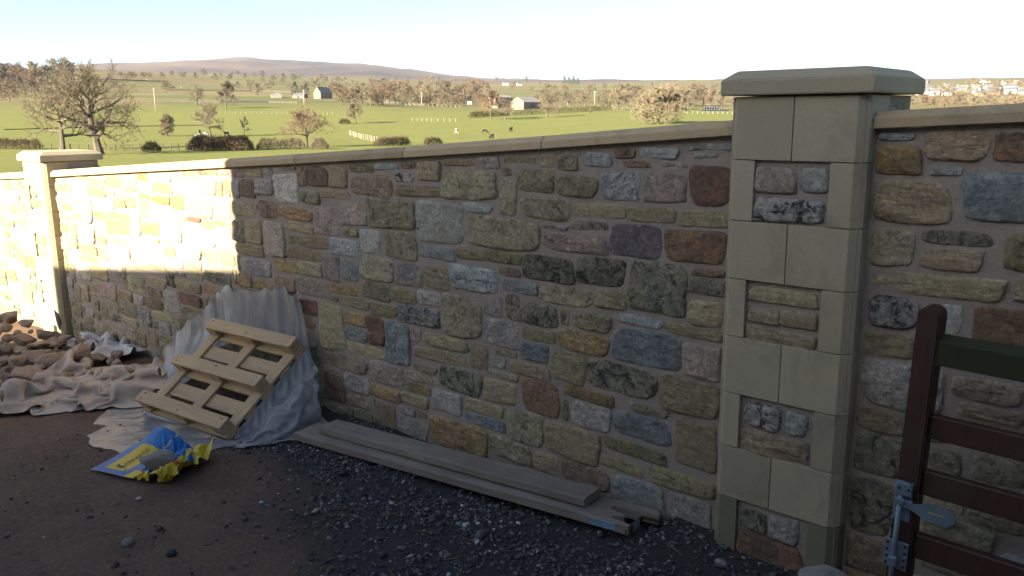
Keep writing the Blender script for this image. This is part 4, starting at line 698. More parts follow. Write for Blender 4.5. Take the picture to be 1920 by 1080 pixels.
# ------------------------------------------------------------------ scaffold boards
m, t, p = nodes('weathered_board'); v = coords(t, (1, 9, 9)); vk = coords(t)
c = mixc(t, ramp(t, noisen(t, v, 3, 6, .7, .4), .3, .7), (.29, .25, .20), (.17, .148, .12)); c = mixc(t, ramp(t, noisen(t, vk, 3, 5), .45, .7), c, (.19, .155, .12))
c = mixc(t, ramp(t, noisen(t, v, 14, 3), .66, .74), c, (.05, .045, .04))
t.links.new(c, p.inputs['Base Color']); p.inputs['Roughness'].default_value = .85; p.inputs['Specular IOR Level'].default_value = .2; bump(t, p, noisen(t, v, 22, 5, .75), .6, .006)
BOARD = m
PAINT = simple('blue_paint', (.20, .30, .38), (.10, .16, .21), 14, .7, .3, .003); ROT = simple('rotten_wood', (.10, .065, .045), (.05, .035, .025), 14, .9, .6, .01, stretch=(1, 6, 6))
def plank(name, fl, fr, wid, th, label, broken=False, seed=1, sag=0):
    rg = random.Random(seed); fl, fr = Vector(fl), Vector(fr); d = fr-fl; Ln = d.length; d.normalize(); side = Vector((0, 0, 1)).cross(d).normalized(); upv = d.cross(side)
    root = empty(name, (fl+fr)/2-upv*th, label, 'plank'); nl, nw = 46, 12; bm = bmesh.new()
    ends = []
    for j in range(nw+1):
        e = Ln
        if broken: e = Ln*1.0-.02+(.11 if j > 8 else (-.10 if j > 5 else (.02 if j < 2 else -.03)))+rg.uniform(-.03, .03)
        ends.append(e)
    grid = []
    for i in range(nl+1):
        row = []
        for j in range(nw+1):
            l = ends[j]*i/nl; b = wid*j/nw+.003*noise.noise((l*3, 0, seed))*(1 if j in (0, nw) else 0); r = (.004 if j in (0, nw) else 0)
            z = .0025*noise.noise((l*2, b*8, seed))-r-sag*math.sin(math.pi*i/nl)
            row.append((fl+d*l+side*b, upv, z))
        grid.append(row)
    T = [[bm.verts.new(q+u*z) for q, u, z in r] for r in grid]; Bt = [[bm.verts.new(q-u*(th-.006-z*.3 if False else th)+u*(.003 if j in (0, nw) else 0)) for j, (q, u, z) in enumerate(r)] for r in grid]
    for i in range(nl):
        for j in range(nw):
            bm.faces.new((T[i][j], T[i+1][j], T[i+1][j+1], T[i][j+1])); bm.faces.new((Bt[i][j], Bt[i][j+1], Bt[i+1][j+1], Bt[i+1][j]))
        bm.faces.new((T[i][0], Bt[i][0], Bt[i+1][0], T[i+1][0])); bm.faces.new((T[i][nw], T[i+1][nw], Bt[i+1][nw], Bt[i][nw]))
    for j in range(nw):
        bm.faces.new((T[0][j], T[0][j+1], Bt[0][j+1], Bt[0][j])); bm.faces.new((T[nl][j], Bt[nl][j], Bt[nl][j+1], T[nl][j+1]))
    c_ = (fl+fr)/2; rz = math.atan2(d.y, d.x)
    mt = Matrix.Rotation(-rz, 4, 'Z') @ Matrix.Translation(-c_)
    bmesh.ops.transform(bm, matrix=mt, verts=bm.verts)
    o = link('board', bm_mesh('board', bm), BOARD, root, c_); o.rotation_euler.z = rz
    return root, fl, d, side, upv, Ln
E2 = EYE
root, fl, d, sd_, uv_, Ln = plank('broken_plank', (-3.967, 2.592, -1.790+E2), (-1.845, 2.822, -1.745+E2), .215, .044, 'long weathered grey scaffold plank with snapped right end, lying lowest', True, 2, sag=.002)
def bar(name, a0, a1, b0, b1, w0, w1, mat, par):
    bm = bmesh.new(); box(bm, a0, a1, b0, b1, w0, w1, bev=.002)
    for v_ in bm.verts: v_.co += Vector((.004*noise.noise(v_.co*40), .003*noise.noise(v_.co*31), 0))
    MM = Matrix((d, sd_, uv_)).transposed().to_4x4(); MM.translation = fl; bmesh.ops.transform(bm, matrix=MM, verts=bm.verts)
    return link(name, bm_mesh(name, bm), mat, par)
bar('painted_end', Ln-.16, Ln-.035, -.0035, .004, -.040, -.004, PAINT, root)
bar('end_band', Ln+.012, Ln+.022, -.002, .19, -.052, -.016, ROT, root)
bar('end_band_paint', Ln+.022, Ln+.025, .06, .12, -.05, -.018, PAINT, root)
bar('splinter', Ln-.12, Ln+.10, .155, .20, -.034, -.016, ROT, root)
plank('plank', (-3.829, 2.675, -1.743+E2), (-2.065, 2.842, -1.700+E2), .152, .040, 'shorter brown-grey plank resting on top of the broken one', False, 5)
# ------------------------------------------------------------------ wooden gate
m, t, p = nodes('gate_stain'); v = coords(t, (6, 6, 1)); vk = coords(t)
c = mixc(t, ramp(t, noisen(t, v, 6, 5), .3, .7), (.060, .022, .014), (.036, .015, .010)); c = mixc(t, ramp(t, noisen(t, vk, 4, 5), .56, .7), c, (.04, .035, .015))
t.links.new(c, p.inputs['Base Color']); p.inputs['Roughness'].default_value = .6; bump(t, p, noisen(t, v, 26, 4, .7), .3, .003); STAIN = m
ALGAE = simple('algae_wood', (.028, .038, .013), (.036, .032, .015), 8, .8, .3, .004); GALV = simple('galvanised_steel', (.17, .22, .265), (.12, .165, .205), 18, .5, .1, .002, metal=.2, spec=.5)
DARKM = simple('bolt_hole', (.02, .02, .02), None, 3, .6, 0)
gate = empty('wooden_gate', (-.708, 2.75, gbase(-.69)), 'dark red-stained wooden field gate standing open in front of the wall', 'gate')
gate.rotation_euler.y = R(1.6); GZ = gbase(-.69)
def gl(z): return z+EYE-GZ
def gpart(name, me, mat, par=None): return link(name, me, mat, par or gate, (0, 0, 0), local=True)
def stile(x0, x1, y0, y1, zb, zt):
    bm = bmesh.new(); n = 12; r = (x1-x0)/2
    prof = [(x0, zb), (x1, zb)]+[(x0+r+r*math.cos(math.pi*k/n), zt-r*.8+r*.8*math.sin(math.pi*k/n)) for k in range(n+1)]
    A = [bm.verts.new((x, y0, z)) for x, z in prof]; B = [bm.verts.new((x, y1, z)) for x, z in prof]
    bm.faces.new(A[::-1]); bm.faces.new(B)
    for i in range(len(prof)): bm.faces.new((A[i], A[(i+1) % len(prof)], B[(i+1) % len(prof)], B[i]))
    bmesh.ops.recalc_face_normals(bm, faces=bm.faces); bmesh.ops.bevel(bm, geom=[e for e in bm.edges if e.calc_face_angle(0) > .6], offset=.006, segments=2, affect='EDGES')
    return bm_mesh('stile', bm)
gpart('stile', stile(-.036, .032, -.035, .045, gl(-1.74), gl(-.588)), STAIN)
gpart('stile', stile(1.42, 1.50, -.035, .045, gl(-1.74), gl(-.55)), STAIN)
bm = bmesh.new(); prism(bm, [(-.03, gl(-.765)), (.035, gl(-.765)), (.035, gl(-.69)), (.012, gl(-.672)), (-.03, gl(-.692))], .033, 1.419, 'x'); gpart('rail', bm_mesh('rail', bm), ALGAE)['label'] = 'green algae-stained top rail'
for z0, z1 in ((-1.012, -.935), (-1.205, -1.122), (-1.43, -1.345), (-1.66, -1.58)):
    gpart('rail', box_mesh('rail', .0335, 1.4185, -.012, .022, gl(z0), gl(z1), bev=.004), STAIN)
bm = bmesh.new(); prism(bm, [(.30, gl(-1.579)), (.38, gl(-1.579)), (1.30, gl(-.766)), (1.22, gl(-.766))], .0225, .042, 'y'); gpart('brace', bm_mesh('brace', bm), STAIN)
lat = gpart('latch_plate', box_mesh('latch_plate', -.036, .018, -.041, -.0355, gl(-1.30), gl(-1.165), bev=.002), GALV)
def lpart(n, me, mat=GALV): return gpart(n, me, mat, lat)
bm = bmesh.new(); prism(bm, [(-.030, gl(-1.168)), (-.030, gl(-1.205)), (.020, gl(-1.205)), (.020, gl(-1.172)), (.012, gl(-1.162)), (-.022, gl(-1.160))], -.062, -.0415, 'y')
bmesh.ops.recalc_face_normals(bm, faces=bm.faces); bmesh.ops.bevel(bm, geom=list(bm.edges), offset=.003, segments=1, affect='EDGES'); lpart('housing', bm_mesh('housing', bm))
for bx in (-.018, .010): lpart('bolt_head', box_mesh('bolt_head', bx-.004, bx+.004, -.065, -.0622, gl(-1.184), gl(-1.176), bev=.001), DARKM)
Vt, Ft = [], []; tube(Vt, Ft, [(-.014, -.056, gl(-1.206)), (-.013, -.056, gl(-1.40)), (-.012, -.056, gl(-1.72))], [.0085, .0085, .0085], 10); lpart('bolt_rod', mesh('bolt_rod', Vt, Ft, True))
for z0, z1 in ((-1.235, -1.215),): lpart('guide', box_mesh('guide', -.028, .002, -.068, -.0665+.02, gl(z0), gl(z1), bev=.002))
# slotted handle plate sticking out to the right
oc = [(.022, -1.222), (.022, -1.242), (.045, -1.250), (.062, -1.262), (.135, -1.262), (.152, -1.245), (.152, -1.222), (.135, -1.207), (.068, -1.205), (.048, -1.216)]
inn_ = [(.072, -1.230), (.072, -1.234), (.074, -1.238), (.078, -1.240), (.118, -1.240), (.124, -1.236), (.124, -1.230), (.118, -1.227), (.078, -1.226), (.074, -1.227)]
Vh = []; Fh = []
for y in (-.066, -.060):
    for q in oc: Vh.append((q[0], y, gl(q[1])))
    for q in inn_: Vh.append((q[0], y, gl(q[1])))
for i in range(10):
    j = (i+1) % 10; Fh += [(i, j, 10+j, 10+i), (20+j, 20+i, 30+i, 30+j), (i, 20+i, 20+j, j), (10+j, 30+j, 30+i, 10+i)]
lpart('handle', mesh('handle', Vh, Fh)); lpart('pivot', box_mesh('pivot', -.02, .024, -.0605, -.0425, gl(-1.245), gl(-1.219), bev=.002))
kp = gpart('keep_plate', box_mesh('keep_plate', -.048, .026, -.040, -.0355, gl(-1.475), gl(-1.375), bev=.002), GALV)
gpart('keep_sleeve', box_mesh('keep_sleeve', -.026, .002, -.070, -.0405, gl(-1.455), gl(-1.42), bev=.004), GALV, kp)
for bx in (-.038, .016):
    for bz in (-1.388, -1.412, -1.436, -1.46): gpart('bolt_hole', box_mesh('bolt_hole', bx-.004, bx+.004, -.0412, -.0402, gl(bz)-.004, gl(bz)+.004), DARKM, kp)
# ------------------------------------------------------------------ gravel
rg = np.random.RandomState(11)
def pebbles(name, count, region, smin, smax, cols, label, pw=2.3, zoff=.25, floor=None):
    base_dirs = []
    for a in range(6): base_dirs.append((math.cos(a*math.pi/3), math.sin(a*math.pi/3), 0))
    tmpl = np.array([(0, 0, -.5)]+[(x*.5, y*.5, -.1) for x, y, z in base_dirs]+[(x*.33, y*.33, .32) for x, y, z in base_dirs]+[(0, 0, .42)])
    tf = []
    for i in range(6):
        j = (i+1) % 6; tf += [(0, 1+j, 1+i), (1+i, 1+j, 7+j), (1+i, 7+j, 7+i), (7+i, 7+j, 13)]
    tf = np.array(tf); VV = []; FF = []; CC = []; n = 0
    while n < count:
        x = rg.uniform(region[0], region[1]); y = rg.uniform(region[2], region[3]); g = gravelness(x, y)
        pt = .5+.9*fbm(x*2.2, y*2.2, 8)
        if rg.rand() > (g**1.5*min(1, max(.12, pt))+.015): continue
        s = smin+(smax-smin)*rg.rand()**pw
        v_ = tmpl*(1+rg.uniform(-.28, .28, tmpl.shape))*np.array([s*rg.uniform(.8, 1.3), s*rg.uniform(.6, 1), s*rg.uniform(.35, .8)])
        a = rg.rand()*6.28; ca, sa = math.cos(a), math.sin(a); tx, ty = rg.uniform(-.35, .35, 2)
        v_ = np.c_[v_[:, 0]*ca-v_[:, 1]*sa, v_[:, 0]*sa+v_[:, 1]*ca, v_[:, 2]+v_[:, 0]*tx+v_[:, 1]*ty]
        VV.append(v_+np.array([x, y, ground_z(x, y)+s*zoff*rg.uniform(.3, 1)])); FF.append(tf+n*14)
        k = rg.rand(); CC.append(np.tile(cols[int(rg.choice(len(cols), p=[.40, .27, .16, .10, .055, .015]))]*rg.uniform(.7, 1.3), (14, 1))); n += 1
    me = fast_mesh(name, np.concatenate(VV), np.concatenate(FF)); at = me.color_attributes.new('tone', 'FLOAT_COLOR', 'POINT')
    C4 = np.c_[np.concatenate(CC), np.ones(count*14)]; at.data.foreach_set('color', C4.astype(np.float32).ravel())
    m, t, p = nodes(name); an = N(t, 'Attribute', attribute_name='tone'); v = coords(t, rnd=False)
    c = mixc(t, ramp(t, noisen(t, v, 90, 4), .35, .7), an.outputs['Color'], (.06, .055, .05)); mm = mixc(t, .75, c, an.outputs['Color']); t.links.new(mm, p.inputs['Base Color']); p.inputs['Roughness'].default_value = .8
    p.inputs['Specular IOR Level'].default_value = .3; bump(t, p, noisen(t, v, 160, 3), .4, .003)
    return tag(link(name, me, m), label, kind='stuff')
tones = [np.array(q) for q in ((.05, .052, .056), (.095, .097, .10), (.155, .15, .14), (.13, .09, .068), (.26, .25, .23), (.6, .6, .58))]
pebbles('gravel', 16000, (-5.2, -.3, .9, 3.07), .005, .029, tones, 'dark loose gravel and stone chips along the foot of the wall')
pebbles('coarse_gravel', 150, (-4.4, -.6, 1.2, 3.05), .026, .058, [q*.8 for q in tones], 'larger blue-grey stone chips scattered in the gravel', pw=1.8)

# ------------------------------------------------------------------ twigs and straw lying about
V, F = [], []; rt_ = random.Random(17)
for k in range(60):
    x, y = rt_.uniform(-4.2, -.8), rt_.uniform(1.3, 2.9)
    if 2.5 < y and x < -1.9: y -= .6
    a = rt_.uniform(0, 6.3); L = rt_.uniform(.04, .13); z = ground_z(x, y)+.012; dx, dy = math.cos(a)*L, math.sin(a)*L
    tube(V, F, [(x, y, z), (x+dx*.5+rt_.gauss(0, .006), y+dy*.5+rt_.gauss(0, .006), z+rt_.uniform(0, .018)), (x+dx, y+dy, z+rt_.uniform(-.004, .015))], [.0022, .002, .001], 4)
tag(link('twig_litter', mesh('twig_litter', V, F), simple('dry_twig', (.20, .15, .095), (.13, .10, .065), 9, .9, 0)), 'dry twigs and straw scattered on the gravel', kind='stuff')
# ------------------------------------------------------------------ bare trees
def gen_tree(seed, trunk_h=.30, spread=1.0, nlimb=8, levels=3, twigs=5, tw=.0028, lean=0, multi=1, low=.35, r0=.032, kids=3, up=.18):
    rg = random.Random(seed); segs = ([], []); tws = []
    def rv(): return Vector((rg.gauss(0, 1), rg.gauss(0, 1), rg.gauss(0, 1)))
    def branch(p, d, L, r, lev):
        n = 4 if lev < 2 else 3; pts = [p.copy()]; rad = [r]
        for k in range(n):
            d = (d+rv()*.17+Vector((0, 0, up*(.4 if lev == 1 else 1)*(.5 if d.z > .5 else 1)))*.6).normalized(); p = p+d*(L/n); pts.append(p.copy()); rad.append(max(r*(1-.75*(k+1)/n), tw*.6))
            if lev < levels:
                for q in range(kids if k > 0 else 1):
                    ax = d.cross(rv()).normalized(); dd = (Matrix.Rotation(rg.uniform(.5, 1.15), 3, ax) @ d); dd.z += .08; dd.normalize()
                    branch(p, dd, L*rg.uniform(.42, .66), rad[-1]*.62, lev+1)
            else:
                for q in range(twigs):
                    dd = (d*.5+rv()*.55+Vector((0, 0, .25))).normalized(); tws.append((p-d*(L/n)*rg.random(), dd, rg.uniform(.025, .062)))
        segs[1 if lev > 1 else 0].append((pts, rad, 5 if lev < 2 else 3))
    for q in range(multi):
        p = Vector((rg.uniform(-.03, .03)*(multi > 1), rg.uniform(-.03, .03)*(multi > 1), -.01)); d = Vector((lean*.5+(rg.uniform(-.3, .3) if multi > 1 else 0), (rg.uniform(-.3, .3) if multi > 1 else 0), 1)).normalized()
        n = 6; H = .62 if multi == 1 else .5; pts = [p.copy()]; rad = [r0*1.35]; R0 = r0/(multi**.5)
        for k in range(n):
            d = (d+Vector((rg.gauss(0, .07), rg.gauss(0, .07), .12))).normalized(); p = p+d*(H/n); pts.append(p.copy()); rad.append(R0*(1-.72*(k+1)/n))
        segs[0].append((pts, rad, 7))
        for k in range(nlimb):
            f = trunk_h+(H-trunk_h)*(k/(max(1, nlimb-1)))*1.0; ti = min(n-1, int(f/H*n)); ff = f/H*n-ti; b = pts[ti].lerp(pts[ti+1], min(1, ff))
            a = k*2.4+rg.uniform(-.5, .5)+q*1.3; hgt = (f-trunk_h)/(H-trunk_h+1e-6); dd = Vector((math.cos(a), math.sin(a), .12+.95*hgt**1.2)).normalized()
            L = (.34-.10*hgt)*spread*rg.uniform(.85, 1.15); branch(b, dd, L, R0*(.62-.25*hgt), 1)
        branch(pts[-1], d, .22, R0*.28, 1)
    return segs, tws
def tree_meshes(seed, **kw):
    segs, tws = gen_tree(seed, **kw); out = []; rg = random.Random(seed); tw = kw.get('tw', .0028)
    for k in (0, 1):
        V, F = [], []
        for pts, rad, n in segs[k]: tube(V, F, pts, rad, n)
        if k == 1:
            for p, d, L in tws:
                a = d.orthogonal().normalized(); a.rotate(Matrix.Rotation(rg.random()*6.3, 3, d)); a *= tw; b = len(V)
                m_ = p+d*L*.5+Vector((rg.gauss(0, .004), rg.gauss(0, .004), .004)); V += [p-a, p+a, m_+a*.7, m_-a*.7, p+d*L]; F += [(b, b+1, b+2, b+3), (b+3, b+2, b+4)]
        # normalise to unit height
        out.append((V, F))
    top = max(v_.z for V, F in out for v_ in V)
    res = []
    for (V, F), nm in zip(out, ('trunk', 'crown')): res.append(mesh(nm, [v_/top for v_ in V], F))
    return res
BARK = simple('bark', (.12, .10, .08), (.075, .062, .05), 12, .95, 0, kind='Object', rnd=False)
TWIG = [simple('twigs_%d' % i, a, b, 3, 1, 0, rnd=True, spec=.05) for i, (a, b) in enumerate((((.18, .15, .11), (.14, .115, .082)), ((.22, .185, .13), (.17, .145, .10)), ((.22, .155, .115), (.17, .125, .09)), ((.25, .21, .145), (.20, .17, .115))))]
def plant_tree(name, meshes, twig, azd, d, h, wf, label, group, rz, cat='tree'):
    root = empty(name, tpos(azd, d, -.1), label, cat, group, rz)
    for me, mt in zip(meshes, (BARK, TWIG[twig])):
        o = bpy.data.objects.new(me.name.split('.')[0], me); COL.objects.link(o); o.parent = root
        if not me.materials: me.materials.append(mt)
        o.scale = (h*wf, h*wf, h)
    return root
KIND = {'oak': (dict(trunk_h=.20, spread=1.25, nlimb=11, levels=3, twigs=3, tw=.0015, r0=.046), 0, 1.0, 'tallest bare oak with wide crown and thick trunk, left of the view', 'oak_tree'),
 'oak2': (dict(trunk_h=.24, spread=1.15, nlimb=8, levels=3, twigs=3, tw=.002, r0=.042), 0, 1.0, '', 'oak_tree'),
 'multi': (dict(trunk_h=.12, spread=.75, nlimb=5, multi=3, levels=3, twigs=6, tw=.003, r0=.03), 1, .8, 'rounded many-stemmed bare tree in the pasture left of the pale-trunked one', 'field_tree'),
 'pale': (dict(trunk_h=.26, spread=1.1, nlimb=9, levels=3, twigs=4, tw=.0022), 1, 1.0, 'pale-trunked bare tree standing behind the dense brown thicket', 'field_tree'),
 'small': (dict(trunk_h=.28, spread=.85, nlimb=6, levels=2, twigs=9, tw=.004), 0, .85, '', 'field_tree'),
 'lean': (dict(trunk_h=.30, spread=1.3, nlimb=9, levels=3, twigs=5, tw=.0022, lean=.35), 2, 1.1, 'spreading leaning bare hawthorn at the near hedge line, centre left', 'hawthorn_tree'),
 'round': (dict(trunk_h=.28, spread=1.1, nlimb=8, levels=3, twigs=6, tw=.003), 1, .95, '', 'field_tree'),
 'tall': (dict(trunk_h=.30, spread=.9, nlimb=9, levels=3, twigs=6, tw=.003), 0, .85, 'taller of the two bare trees by the far field wall', 'field_tree'),
 'red': (dict(trunk_h=.34, spread=1.0, nlimb=8, levels=3, twigs=8, tw=.003), 2, .75, 'reddish bare tree beside the pale barn', 'field_tree'),
 'willow': (dict(trunk_h=.12, spread=1.1, nlimb=7, levels=3, multi=2, twigs=7, tw=.003), 3, 1.25, 'broad pale bushy willow just over the coping left of the near pillar', 'willow_tree')}
LAB = {1: 'smaller wide bare oak left of the tallest oak', 4: 'slender small bare tree right of the thicket', 6: 'lone round bare tree beyond the pale fence', 7: 'wide bare tree of the pair by the far field wall', 10: 'small dark bare tree right of the reddish one, before the barns',
       11: 'bare tree at the right end of the barns', 12: 'short bare shrub-tree in the hedge right of the barns', 14: 'bare tree on the far slope above the pair', 15: 'tiny bare tree on the far slope above the pair'}
for k, (azd, d, h, kd) in enumerate([[-67.157,159.4,16.5,"oak"],[-69.144,184.2,12.7,"oak2"],[-63.266,258.8,7.1,"multi"],[-60.689,250.3,10.7,"pale"],[-58.643,253.1,6.0,"small"],[-54.81,173.2,9.1,"lean"],[-51.491,351.6,9.4,"round"],[-61.327,537.1,13.7,"oak2"],[-59.623,483.1,15.4,"tall"],[-42.547,380.2,13.6,"red"],[-41.542,373.9,9.8,"oak2"],[-38.743,395.3,11.6,"oak2"],[-35.923,408.7,5.5,"small"],[-31.433,323.4,14.9,"willow"],[-63.075,867.4,13.3,"round"],[-62.703,886.9,5.7,"small"]]):
    kw, tg, wf, lb, nm = KIND[kd]
    plant_tree(nm, tree_meshes(100+k, **kw), tg, azd, d, h, wf, lb if lb else LAB[k], None, 1.7*k)
FARV = []
for k in range(7):
    FARV.append((tree_meshes(300+k, trunk_h=.16+.03*(k % 3), spread=1.05+.1*(k % 2), nlimb=8, levels=3, kids=2, twigs=5, tw=.005, r0=.028), k % 4))
rg = random.Random(4)
for azd, d, h in [[-72.39,1078,26.0],[-72.34,820,17.1],[-72.2,844,14.4],[-71.94,1127,19.9],[-71.92,635,11.5],[-71.78,767,21.1],[-71.55,933,26.0],[-71.55,611,12.2],[-71.28,1102,22.2],[-71.05,1072,25.0],[-70.96,959,22.0],[-70.85,1140,21.6],[-70.68,912,18.5],[-70.55,892,17.9],[-70.41,730,14.2],[-70.27,839,22.4],[-70.07,1025,28.6],[-70.03,927,23.5],[-69.89,867,14.8],[-69.71,690,16.0],[-69.46,1020,25.1],[-69.4,802,17.5],[-69.27,555,12.3],[-69.01,1159,28.6],[-69.01,528,13.8],[-68.82,964,23.4],[-68.72,897,16.6],[-68.49,1165,29.7],[-65.56,1340,8.7],[-65.0,1362,9.0],[-64.79,1340,9.8],[-64.36,1378,9.0],[-64.2,1355,10.3],[-63.94,1393,8.6],[-63.23,1401,10.3],[-62.66,1531,10.3],[-62.07,1432,12.6],[-61.33,1473,11.0],[-60.78,1893,16.2],[-60.17,1457,11.9],[-59.81,1760,9.7],[-59.1,2250,12.1],[-58.77,2212,14.2],[-59.28,1417,12.5],[-58.88,1146,9.0],[-58.17,1008,8.9],[-58.0,1172,12.3],[-57.67,834,12.8],[-57.09,1090,9.1],[-56.81,1192,11.6],[-56.08,1362,10.7],[-55.63,1072,9.4],[-55.35,1566,18.4],[-54.79,844,11.0],[-54.64,1205,10.8],[-54.0,1084,14.8],[-53.74,1355,18.8],[-53.06,858,11.9],[-52.3,552,12.3],[-51.86,628,13.0],[-51.54,646,14.5],[-50.5,519,12.4],[-49.72,522,14.5],[-49.43,686,15.2],[-48.9,702,17.7],[-47.83,574,13.9],[-47.34,587,12.4],[-46.7,577,15.3],[-45.99,694,15.1],[-45.32,734,19.5],[-44.56,734,17.3],[-43.93,671,14.6],[-43.81,807,22.1],[-52.6,1355,16.1],[-51.99,1060,10.0],[-51.67,1385,10.7],[-50.92,1072,11.1],[-50.39,1198,14.5],[-49.9,1385,12.4],[-49.65,1378,14.7],[-49.13,1267,10.6],[-48.23,1362,13.6],[-47.88,1031,10.1],[-47.14,1303,13.5],[-46.8,1893,18.8],[-46.43,1957,23.0],[-45.9,1393,15.9],[-45.13,1592,16.4],[-44.59,1212,10.0],[-44.03,1780,16.2],[-43.36,1515,16.0],[-46.82,594,7.8],[-46.44,614,8.3],[-45.95,624,8.5],[-45.59,614,8.7],[-44.96,624,7.8],[-44.65,631,9.3],[-44.39,671,8.9],[-43.96,675,8.0],[-43.24,664,9.9],[-43.02,667,9.4],[-42.57,656,10.0],[-39.53,597,8.7],[-38.72,584,10.4],[-38.28,679,10.5],[-37.53,714,10.0],[-36.64,734,11.6],[-36.18,730,10.3],[-35.43,646,7.7],[-34.56,600,11.4],[-34.48,694,8.2],[-33.42,690,8.6],[-34.06,478,12.7],[-33.53,577,15.8],[-32.7,497,9.9],[-32.39,497,11.4],[-31.75,475,11.8],[-30.67,587,15.8],[-30.5,483,11.2],[-29.71,517,14.2],[-29.13,581,13.9],[-28.53,584,12.0],[-28.03,568,12.5],[-27.26,494,10.8],[-26.54,571,12.7],[-41.08,1440,7.5],[-39.8,1239,7.5],[-39.24,1060,6.0],[-38.24,1288,9.9],[-37.48,1303,10.0],[-36.84,1020,7.0],[-35.99,1121,9.4],[-35.57,1303,7.0],[-35.03,1481,13.2],[-34.2,1401,7.8],[-33.03,1031,8.8],[-32.71,1325,8.8],[-31.85,1362,10.1],[-31.25,981,9.9],[-30.33,1288,13.0],[-29.78,1219,6.2],[-29.01,1153,8.9],[-28.42,1133,5.8],[-27.68,1332,9.5],[-27.13,1362,9.1],[-16.06,664,7.7],[-15.34,631,8.0],[-14.83,772,8.2],[-14.34,981,12.4],[-14.05,1043,13.8],[-13.44,642,8.2],[-13.06,964,11.2],[-12.71,562,7.3],[-12.14,660,8.9],[-11.76,611,6.2],[-11.64,948,10.2],[-11.13,555,6.6],[-10.49,638,7.9],[-10.17,1020,13.3],[-13.13,1684,12.5],[-12.81,1741,13.6],[-12.61,1731,11.9],[-12.1,1703,13.3],[-11.68,1656,11.8],[-11.51,1628,12.8],[-11.13,1628,10.7],[-10.95,1665,13.0],[-10.57,1619,10.4],[-10.32,1647,12.6],[-15.84,1296,5.1],[-15.4,1424,6.3],[-15.06,1179,4.4],[-14.06,1146,3.7],[-13.81,1192,6.8],[-13.31,1515,5.7],[-12.54,1531,7.2],[-12.42,1325,7.5],[-11.9,1165,5.2],[-11.02,1205,4.6],[-10.53,1310,4.3],[-10.48,1310,5.7],[-68.25,1219,10.5],[-67.96,1014,6.5],[-67.46,1020,7.3],[-67.05,1054,12.8],[-66.9,1159,10.3],[-66.32,1096,9.5],[-66.15,1198,8.0],[-65.95,1025,8.4],[-65.26,1232,10.0],[-65.05,1260,11.1],[-51.61,546,13.3],[-51.05,546,13.8],[-50.28,565,11.0],[-49.29,607,14.6],[-48.52,638,12.4],[-52.7,887,13.4],[-52.55,830,14.2],[-51.92,848,14.0],[-51.8,759,11.0],[-51.46,882,11.6],[-50.8,780,10.3],[-50.42,638,9.5],[-50.31,877,10.7],[-49.84,927,12.4],[-49.5,776,14.2],[-48.91,839,12.3],[-48.61,858,12.1],[-48.39,902,17.1],[-47.98,830,13.6],[-47.29,959,13.0],[-47.14,887,13.2],[-46.48,755,13.7],[-46.44,1060,18.0],[-45.71,902,14.4],[-45.66,938,17.5],[-44.95,785,14.9],[-44.77,1084,13.8],[-44.27,858,16.1],[-43.79,887,15.4],[-43.5,938,11.1],[-42.97,1078,20.0],[-39.38,907,10.2],[-39.1,750,11.7],[-38.7,1043,14.9],[-38.03,853,10.2],[-37.57,1066,13.4],[-37.17,590,9.0],[-36.52,798,9.6],[-36.36,584,9.1],[-35.88,1037,14.6],[-35.26,816,10.0],[-34.8,597,7.1],[-34.64,853,11.5],[-33.9,922,15.1],[-33.42,776,9.2],[-32.87,858,14.2],[-32.75,902,14.5],[-32.26,587,8.2],[-31.87,897,12.0],[-31.2,587,6.7],[-30.89,897,15.9],[-30.56,981,10.5],[-29.99,607,10.3],[-29.4,571,9.9],[-29.16,897,15.6],[-28.54,975,14.9],[-28.26,811,10.4],[-27.92,986,12.2],[-27.38,584,6.5],[-26.71,872,11.3],[-26.32,635,8.6],[-59.28,1457,9.2],[-58.32,1770,11.1],[-57.81,2035,13.1],[-57.35,1440,7.6],[-57.22,2058,16.6],[-56.6,1473,11.8],[-56.02,1903,15.6],[-55.35,1979,14.7],[-54.98,2001,10.3],[-54.22,1489,10.6],[-53.57,2392,14.0],[-53.3,1506,12.3],[-52.06,1820,9.0],[-51.31,1417,6.1],[-50.41,1540,9.1],[-49.73,1693,7.9],[-49.35,1946,11.4],[-48.81,2188,12.6],[-47.99,2419,9.5],[-47.08,2262,14.3],[-46.15,1760,7.9],[-46.0,2780,14.2],[-44.85,2473,11.0],[-44.35,2300,12.8],[-43.41,2140,11.8],[-43.14,2164,9.9],[-42.11,3161,18.1],[-41.66,3553,15.9],[-40.98,2104,11.2],[-40.15,2956,18.8],[-39.24,1979,10.4],[-38.27,1549,5.4],[-37.58,1610,8.6],[-36.37,2069,8.2],[-36.2,1957,11.1],[-34.97,1515,6.3],[-33.9,1722,6.6],[-33.14,1473,5.1],[-32.46,1601,6.0],[-31.83,1851,6.9],[-31.1,1575,7.7],[-30.33,1882,7.6],[-29.13,1731,6.9],[-28.69,1432,6.6],[-28.01,1741,7.3],[-26.82,1448,5.0],[-16.06,549,6.8],[-15.46,624,9.4],[-14.89,568,6.8],[-14.28,517,7.9],[-13.81,649,9.1],[-13.37,702,10.4],[-12.7,517,6.4],[-11.96,584,6.5],[-11.89,565,7.6],[-10.95,675,9.1],[-10.7,571,6.3],[-10.25,565,8.4],[-72.38,1133,20.0],[-71.8,1232,15.4],[-71.57,1014,15.4],[-71.54,1025,14.8],[-70.95,1108,19.8],[-70.88,1066,14.1],[-70.5,1048,18.7],[-70.21,1253,18.3],[-69.81,1198,14.9],[-69.61,1090,20.0],[-69.35,1146,19.8],[-69.05,1066,13.2],[-68.53,1153,18.8],[-68.29,1205,19.3]]:
    ms, tg = FARV[rg.randrange(7)]
